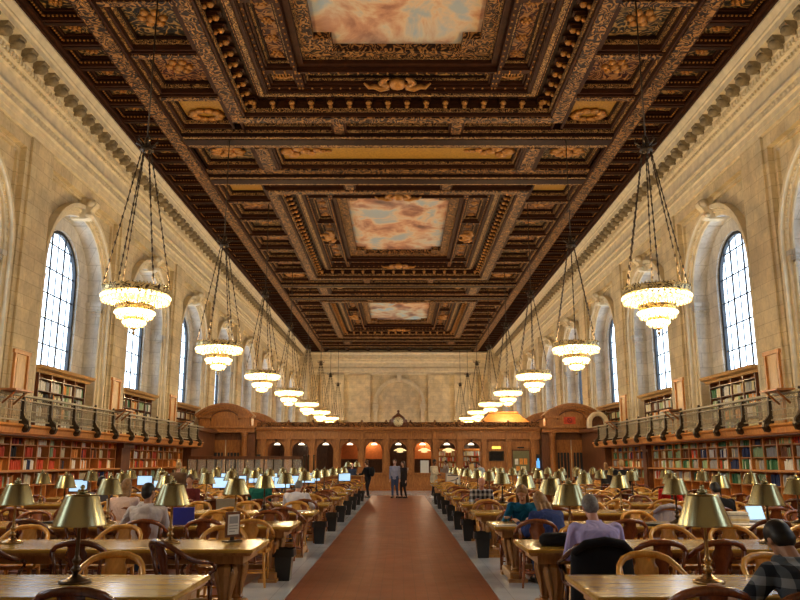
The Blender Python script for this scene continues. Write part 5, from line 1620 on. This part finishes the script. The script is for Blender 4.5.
    if collar == 'hood':
        b.tube([nk + Vector((.115*math.cos(a*PI/5), .02+.085*math.sin(a*PI/5), .01)) for a in range(10)], .036, 8, closed=True)
        b.ball(nk-ax*.08+Vector((0, -.13, 0)), .1, 10, 7, 0, (1.1, .6, 1.1))
    elif collar:
        b.tube([nk + hd*.03 + Vector((.072*math.cos(a*PI/5), .07*math.sin(a*PI/5), .006*math.cos(a))) for a in range(10)], .017, 6, closed=True)
    g = b.build(extra or 'shirt', top, t); remesh(g, vox*1.1, 7)
    b = MB()
    for s in (-1, 1):
        kn, an = Vector(legs[s][0]), Vector(legs[s][1])
        capsule(b, hip+Vector((s*.085, 0, -.01)), kn, .105, .072); capsule(b, kn, an+Vector((0, 0, .02)), .068, .05)
    capsule(b, hip+Vector((-.07, 0, 0)), hip+Vector((.07, 0, 0)), .125*bulk, .125*bulk)
    g = b.build('trousers', trousers, t); remesh(g, .018, 3)
    for s in (-1, 1):
        an = Vector(legs[s][1]); b = MB()
        b.bbox(an.x-.045, an.x+.045, an.y-.08, an.y+.19, an.z-.09, an.z-.06, .012); b.ball((an.x, an.y+.09, an.z-.045), .05, 10, 6, 0, (.95, 2.0, .7)); b.ball((an.x, an.y-.02, an.z-.02), .05, 10, 6, 0, (.95, 1.2, 1.0))
        b.build('shoe', shoe or M['black'], t)
    # hair
    if hairstyle != 'bald':
        b = MB(); b.ball(H(0, -.026, .045), .102, 16, 12, 0, (.84, .98, .95), Rh); b.ball(H(0, -.05, -.01), .088, 14, 10, 0, (.92, .75, 1.0), Rh)
        if hairstyle == 'long':
            for s in (-1, 0, 1):
                capsule(b, H(s*.05, -.05, .03), H(s*.075, -.05, -.16)+Vector((0, 0, -.02)), .045, .034); capsule(b, H(s*.075, -.02, .0), H(s*.085, .0, -.16), .028, .02)
        if hairstyle == 'bun': b.ball(H(0, -.05, .14), .06, 10, 8); b.ball(H(.02, -.12, .08), .05, 10, 8)
        if hairstyle == 'curly':
            rr = random.Random(2)
            for q in range(22):
                a, e_ = rr.uniform(0, 2*PI), rr.uniform(0, 1.4)
                b.ball(H(.1*math.cos(a)*math.cos(e_), -.03+.1*math.sin(a)*math.cos(e_)*.8-.02, .05+.1*math.sin(e_)), .035, 7, 5)
        if hairstyle == 'cap': b.lathe([(.1, 0), (.1, .03)], 12, H(0, 0, .06))
        g = b.build('hair', HAIR[hair], t); remesh(g, .010 if near else .016, 2)
    # eyes and mouth
    for s in (-1, 1):
        b = MB(); b.ball(H(s*.031, .078, .008), .012, 8, 6, 0, (1.1, .5, .7), Rh); b.build('eye', M['white'], t)
        b = MB(); b.ball(H(s*.031, .084, .008), .006, 6, 5, 0, (1, .5, 1), Rh); b.build('pupil', M['black'], t)
    b = MB(); b.ball(H(0, .082, -.06), .02, 8, 6, 0, (1.1, .4, .3), Rh); b.build('mouth', M['bk maroon'], t)
    t['hips'] = 0
    return t
for m_ in ():
    pass
Y2, Y3, Y4, Y5 = ROWY[1], ROWY[2], ROWY[3], ROWY[4]
jean = cloth('blue jeans', (.05, .08, .17)); dk = cloth('dark trousers', (.02, .02, .025)); khaki = cloth('khaki trousers', (.3, .22, .12))
# plaid-shirted man, front right
person('dark-haired person in a black and grey plaid short-sleeved shirt bent over the front right table', 2.70, 5.02, .15, 'seat', plaid('grey plaid cloth', (.02, .025, .035), (.09, .11, .13), (.28, .31, .34)), dk,
       'tan', 'black', 'short', .40, .5, 0, 0, {-1: (-.34, .52, .80), 1: (.10, .60, .80)}, 1.1, True, 'short', collar='hood', bulk=1.12)
# grey-haired man in lilac shirt
person('grey-haired person in a lilac shirt reading at the second right table, back turned', 2.10, 8.0, .05, 'seat', cloth('lilac shirt cloth', (.50, .46, .86), .08), dk,
       'pink', 'grey', 'short', .28, .42, .1, 0, {-1: (-.2, .42, .79), 1: (.22, .42, .79)}, 1.12, True, collar='shirt', bulk=1.25)
coat(2.06, 7.98, 0, 'black jacket draped over the chair behind the person in lilac', M['blackcloth'], .30, .91, .12)
# two people face to face at the third right table
person('person in a navy top with fair hair leaning over the third right table, back turned', 2.26, 11.0, .35, 'seat', cloth('navy cloth', (.035, .06, .20)), jean,
       'light', 'lightbrown', 'long', .62, .15, .1, 0, {-1: (-.36, .42, .80), 1: (.22, .5, .80)}, 1.1, True)
person('long-haired person in a teal blue sweater facing us, writing at the third right table', 2.06, 12.62, PI-.12, 'seat', cloth('teal blue sweater', (.01, .13, .26)), dk,
       'light', 'lightbrown', 'long', .35, .35, .1, .1, {-1: (-.1, .55, .80), 1: (.28, .42, .80)}, 1.0, True)
# pale hoodie, left
person('black-haired person in a pale grey hooded sweater at the third left table, back turned', -3.42, 10.98, .12, 'seat', cloth('pale hoodie', (.62, .58, .60), .12), jean,
       'tan', 'black', 'short', .18, .1, .75, 0, {-1: (-.38, .38, .8), 1: (.2, .4, .8)}, 1.1, True, collar='hood', bulk=1.15)
person('person in a light pink top with brown hair behind a lamp, fourth left table', -4.72, 13.75, 0, 'seat', cloth('light pink top', (.66, .50, .45), .08), jean,
       'light', 'lightbrown', 'long', .15, .2, 0, 0, None, 1.05, False)
p = person('grey-haired person in a white printed sweatshirt at the fifth left table, back turned', -2.12, 16.6, -.1, 'seat', cloth('white sweatshirt', (.74, .75, .82), .05), jean,
       'light', 'grey', 'short', .45, .45, 0, 0, {-1: (-.2, .5, .8), 1: (.36, .42, .8)}, 1.15, False, bulk=1.1)
b = MB()                                            # dark print across the back
txt = [(-.12, .0), (-.05, 0), (.02, 0), (.09, 0)]
for i, (u, w_) in enumerate(txt):
    b.box(u, u+.014, -.004, .0, -.03, .03); b.box(u, u+.045, -.004, 0, .018, .03)
    if i % 2: b.box(u+.032, u+.045, -.004, 0, -.03, .03)
    else: b.box(u, u+.045, -.004, 0, -.03, -.018)
pr_ = b.build('printed_letters', M['bk navy blue'], p, (-.0, .02, .92)); pr_.rotation_euler = (-.5, 0, 0)
person('dark-haired person in a dark green top at the sixth left table beside a lamp', -3.35, 19.3, .0, 'seat', cloth('dark green top', (.01, .13, .10)), dk, 'tan', 'black', 'short', .35, .3, 0, 0, None, 1.2, False, bulk=1.15)
person('bald person in a checked black and white shirt facing us, fifth right table', 1.98, 18.35, PI, 'seat', plaid('black and white check', (.03, .03, .04), (.3, .3, .32), (.7, .7, .7)), dk, 'pink', 'grey', 'bald', .3, .25, 0, 0, None, 1.1, False)
person('person in a red top facing us at the fifth right table', 6.35, 18.3, PI-.1, 'seat', cloth('red top', (.62, .03, .02)), dk, 'pink', 'brown', 'short', .2, .25, 0, 0, {-1: (-.12, .3, .98), 1: (.2, .4, .8)}, 1.05, False)
person('black-clad dark-haired person with back turned at the fourth right table near the wall side', 5.75, 13.8, 0, 'seat', cloth('black top', (.012, .012, .014)), dk, 'tan', 'black', 'short', .4, .3, 0, 0, None, 1.1, False)
person('fair-haired person in a black jacket standing with back turned by the right-hand tables', 7.1, 24.75, 0, 'stand', cloth('black jacket cloth', (.015, .015, .018)), dk, 'light', 'blond', 'short', .02, .1, 0, 0, None, 1.15, False, bulk=1.1, h=.98)
person('small figure in dark clothes standing far right near the gallery pillar', 8.2, 30.7, .3, 'stand', cloth('charcoal top', (.04, .04, .045)), dk, 'light', 'lightbrown', 'long', .1, .1, 0, 0, None, 1.0, False, h=.93)
person('curly fair-haired person standing behind the left-hand tables near the monitors', -6.15, 22.1, 0, 'stand', cloth('brown top', (.12, .07, .04)), khaki, 'light', 'blond', 'bun', .02, .1, 0, 0, None, 1.0, False, h=.95)
person('dark-haired person facing us behind the second lamp, sixth left table', -6.0, 16.0, 0, 'seat', cloth('grey top', (.1, .1, .12)), dk, 'light', 'black', 'short', .1, .1, 0, 0, None, 1.0, False)
person('person with brown hair seated at the fourth left table beyond the lamps, facing us', -4.75, 18.2, PI, 'seat', cloth('dark red top', (.16, .03, .03)), dk, 'light', 'brown', 'short', .1, .1, 0, 0, None, 1.0, False)
# standing group at the end of the aisle
bag_m = M['blackcloth']
p = person('person in black with a backpack standing at the service desk, leaning left', -1.42, 37.2, .9, 'stand', cloth('black coat', (.012, .012, .016)), dk, 'light', 'brown', 'bun', .12, .15, 0, 0, {-1: (-.2, .4, 1.1), 1: (.15, .42, 1.12)}, 1.0, False, h=.98, step=.12)
b = MB(); b.ball((0, 0, 0), .17, 12, 8, 0, (.95, .6, 1.35)); b.tube([(-.1, .08, .15), (-.12, .16, .0), (-.1, .08, -.18)], .02, 5)
o = b.build('backpack', bag_m, None, (-1.42+.20, 37.2-.16, 1.2), .9); tag(o, 'black backpack worn by the person at the service desk', 'backpack')
person('person in a pale blue shirt and jeans standing at the end of the aisle', -.14, 37.1, PI-.3, 'stand', cloth('pale blue shirt', (.30, .34, .50)), jean, 'light', 'brown', 'short', .02, .1, 0, 0, None, 1.05, False, h=1.02, step=.08)
person('person in a long dark coat standing beside the one in the blue shirt', .26, 37.0, PI-.9, 'stand', cloth('dark coat', (.025, .02, .02)), cloth('black tights', (.02, .02, .025)), 'light', 'brown', 'long', .02, .1, 0, 0, None, 1.0, False, h=.97, extra='coat', long_coat=True, step=.06)
person('person in a cream jacket and black trousers standing right of the aisle', 1.72, 37.6, PI+.9, 'stand', cloth('cream jacket', (.62, .56, .40)), dk, 'dark', 'black', 'short', .02, .25, 0, 0, {-1: (-.1, .3, 1.05), 1: (.1, .32, 1.05)}, 1.08, False, h=1.02, extra='jacket', long_coat=True, shoe=M['white'])
person('person in a dark blue top behind the service desk, facing us', -2.35, 40.1, PI, 'stand', cloth('dark blue top', (.05, .08, .16)), dk, 'pink', 'grey', 'bald', .15, .2, 0, 0, None, 1.1, False, h=.92)
person('person in a grey-blue shirt bending beside the television on the screen', 4.75, 43.6, 1.0, 'stand', cloth('grey blue shirt', (.30, .36, .42)), dk, 'light', 'brown', 'short', .45, .2, 0, 0, None, 1.1, False, h=.98)
person('person in white seen through the eighth arch from the left', 2.95, 48.4, 2.2, 'stand', cloth('white shirt', (.6, .6, .6)), dk, 'light', 'brown', 'short', .05, .1, 0, 0, None, 1.0, False)
person('dark-dressed person seen through the ninth arch from the left', 4.35, 48.2, 2.8, 'stand', cloth('maroon top', (.2, .05, .05)), dk, 'light', 'black', 'long', .05, .1, 0, 0, None, 1.0, False)
# desk things
L = lamp(-2.45, 38.5, 'double-shaded lamp at the left of the pair on the service desk', False, True); L.location = (-2.45, 38.5, 1.0); L['group'] = 'lamps on the service desk'; L['label'] = 'brass-shaded lamp on the service desk, left of the pair'
L = lamp(-2.1, 38.5, 'x', False, True); L.location = (-2.02, 38.5, 1.0); L['group'] = 'lamps on the service desk'; L['label'] = 'brass-shaded lamp on the service desk, right of the pair'
for x, z, w_, h_, lab in ((-.1+.8, 1.02, .3, .3, 'white card standing on the counter under the middle arch'), (1.46*1.0+.1, 1.02, .5, .72, 'white poster standing in the arch right of the clock'), (4.35, 1.02, .28, .5, 'yellow box standing on the counter in the right-hand arches')):
    b = MB(); b.box(x-w_/2, x+w_/2, YS-.06, YS-.03, z, z+h_); b.box(x-w_/2, x+w_/2, YS-.1, YS+.02, z, z+.02)
    tag(b.build('standing_card', M['white'] if 'white' in lab else M['bk tan']), lab, 'card')
jx, jy = min(chairs_at, key=lambda q: (q[0]-3.9)**2+(q[1]-13.9)**2)
coat(jx, jy, .1, 'pale lilac jacket hung on a chair at the fourth right table', cloth('pale lilac cloth', (.45, .42, .50)), .27, .92, .12)
# ------------------------------------------------------------------ camera, light, view
cam = bpy.data.cameras.new('camera'); co = bpy.data.objects.new('camera', cam); COL.objects.link(co)
cam.sensor_width = 36; cam.lens = FPX/800*36; cam.clip_end = 300
co.location = (CX, 0, CH); co.rotation_euler = (PI/2 + TH, 0, 0)
bpy.context.scene.camera = co
wd = bpy.data.worlds.new('world'); bpy.context.scene.world = wd; wd.use_nodes = True
wd.node_tree.nodes['Background'].inputs[0].default_value = (.6, .75, 1, 1)
wd.node_tree.nodes['Background'].inputs[1].default_value = 1.0
sc = bpy.context.scene
sc.view_settings.view_transform = 'Standard'; sc.view_settings.look = 'None'
sc.view_settings.exposure = EXPO; sc.view_settings.gamma = 1
sc.cycles.max_bounces = 6; sc.cycles.diffuse_bounces = 4; sc.cycles.glossy_bounces = 3
sc.cycles.sample_clamp_indirect = 8; sc.cycles.caustics_reflective = False; sc.cycles.caustics_refractive = False
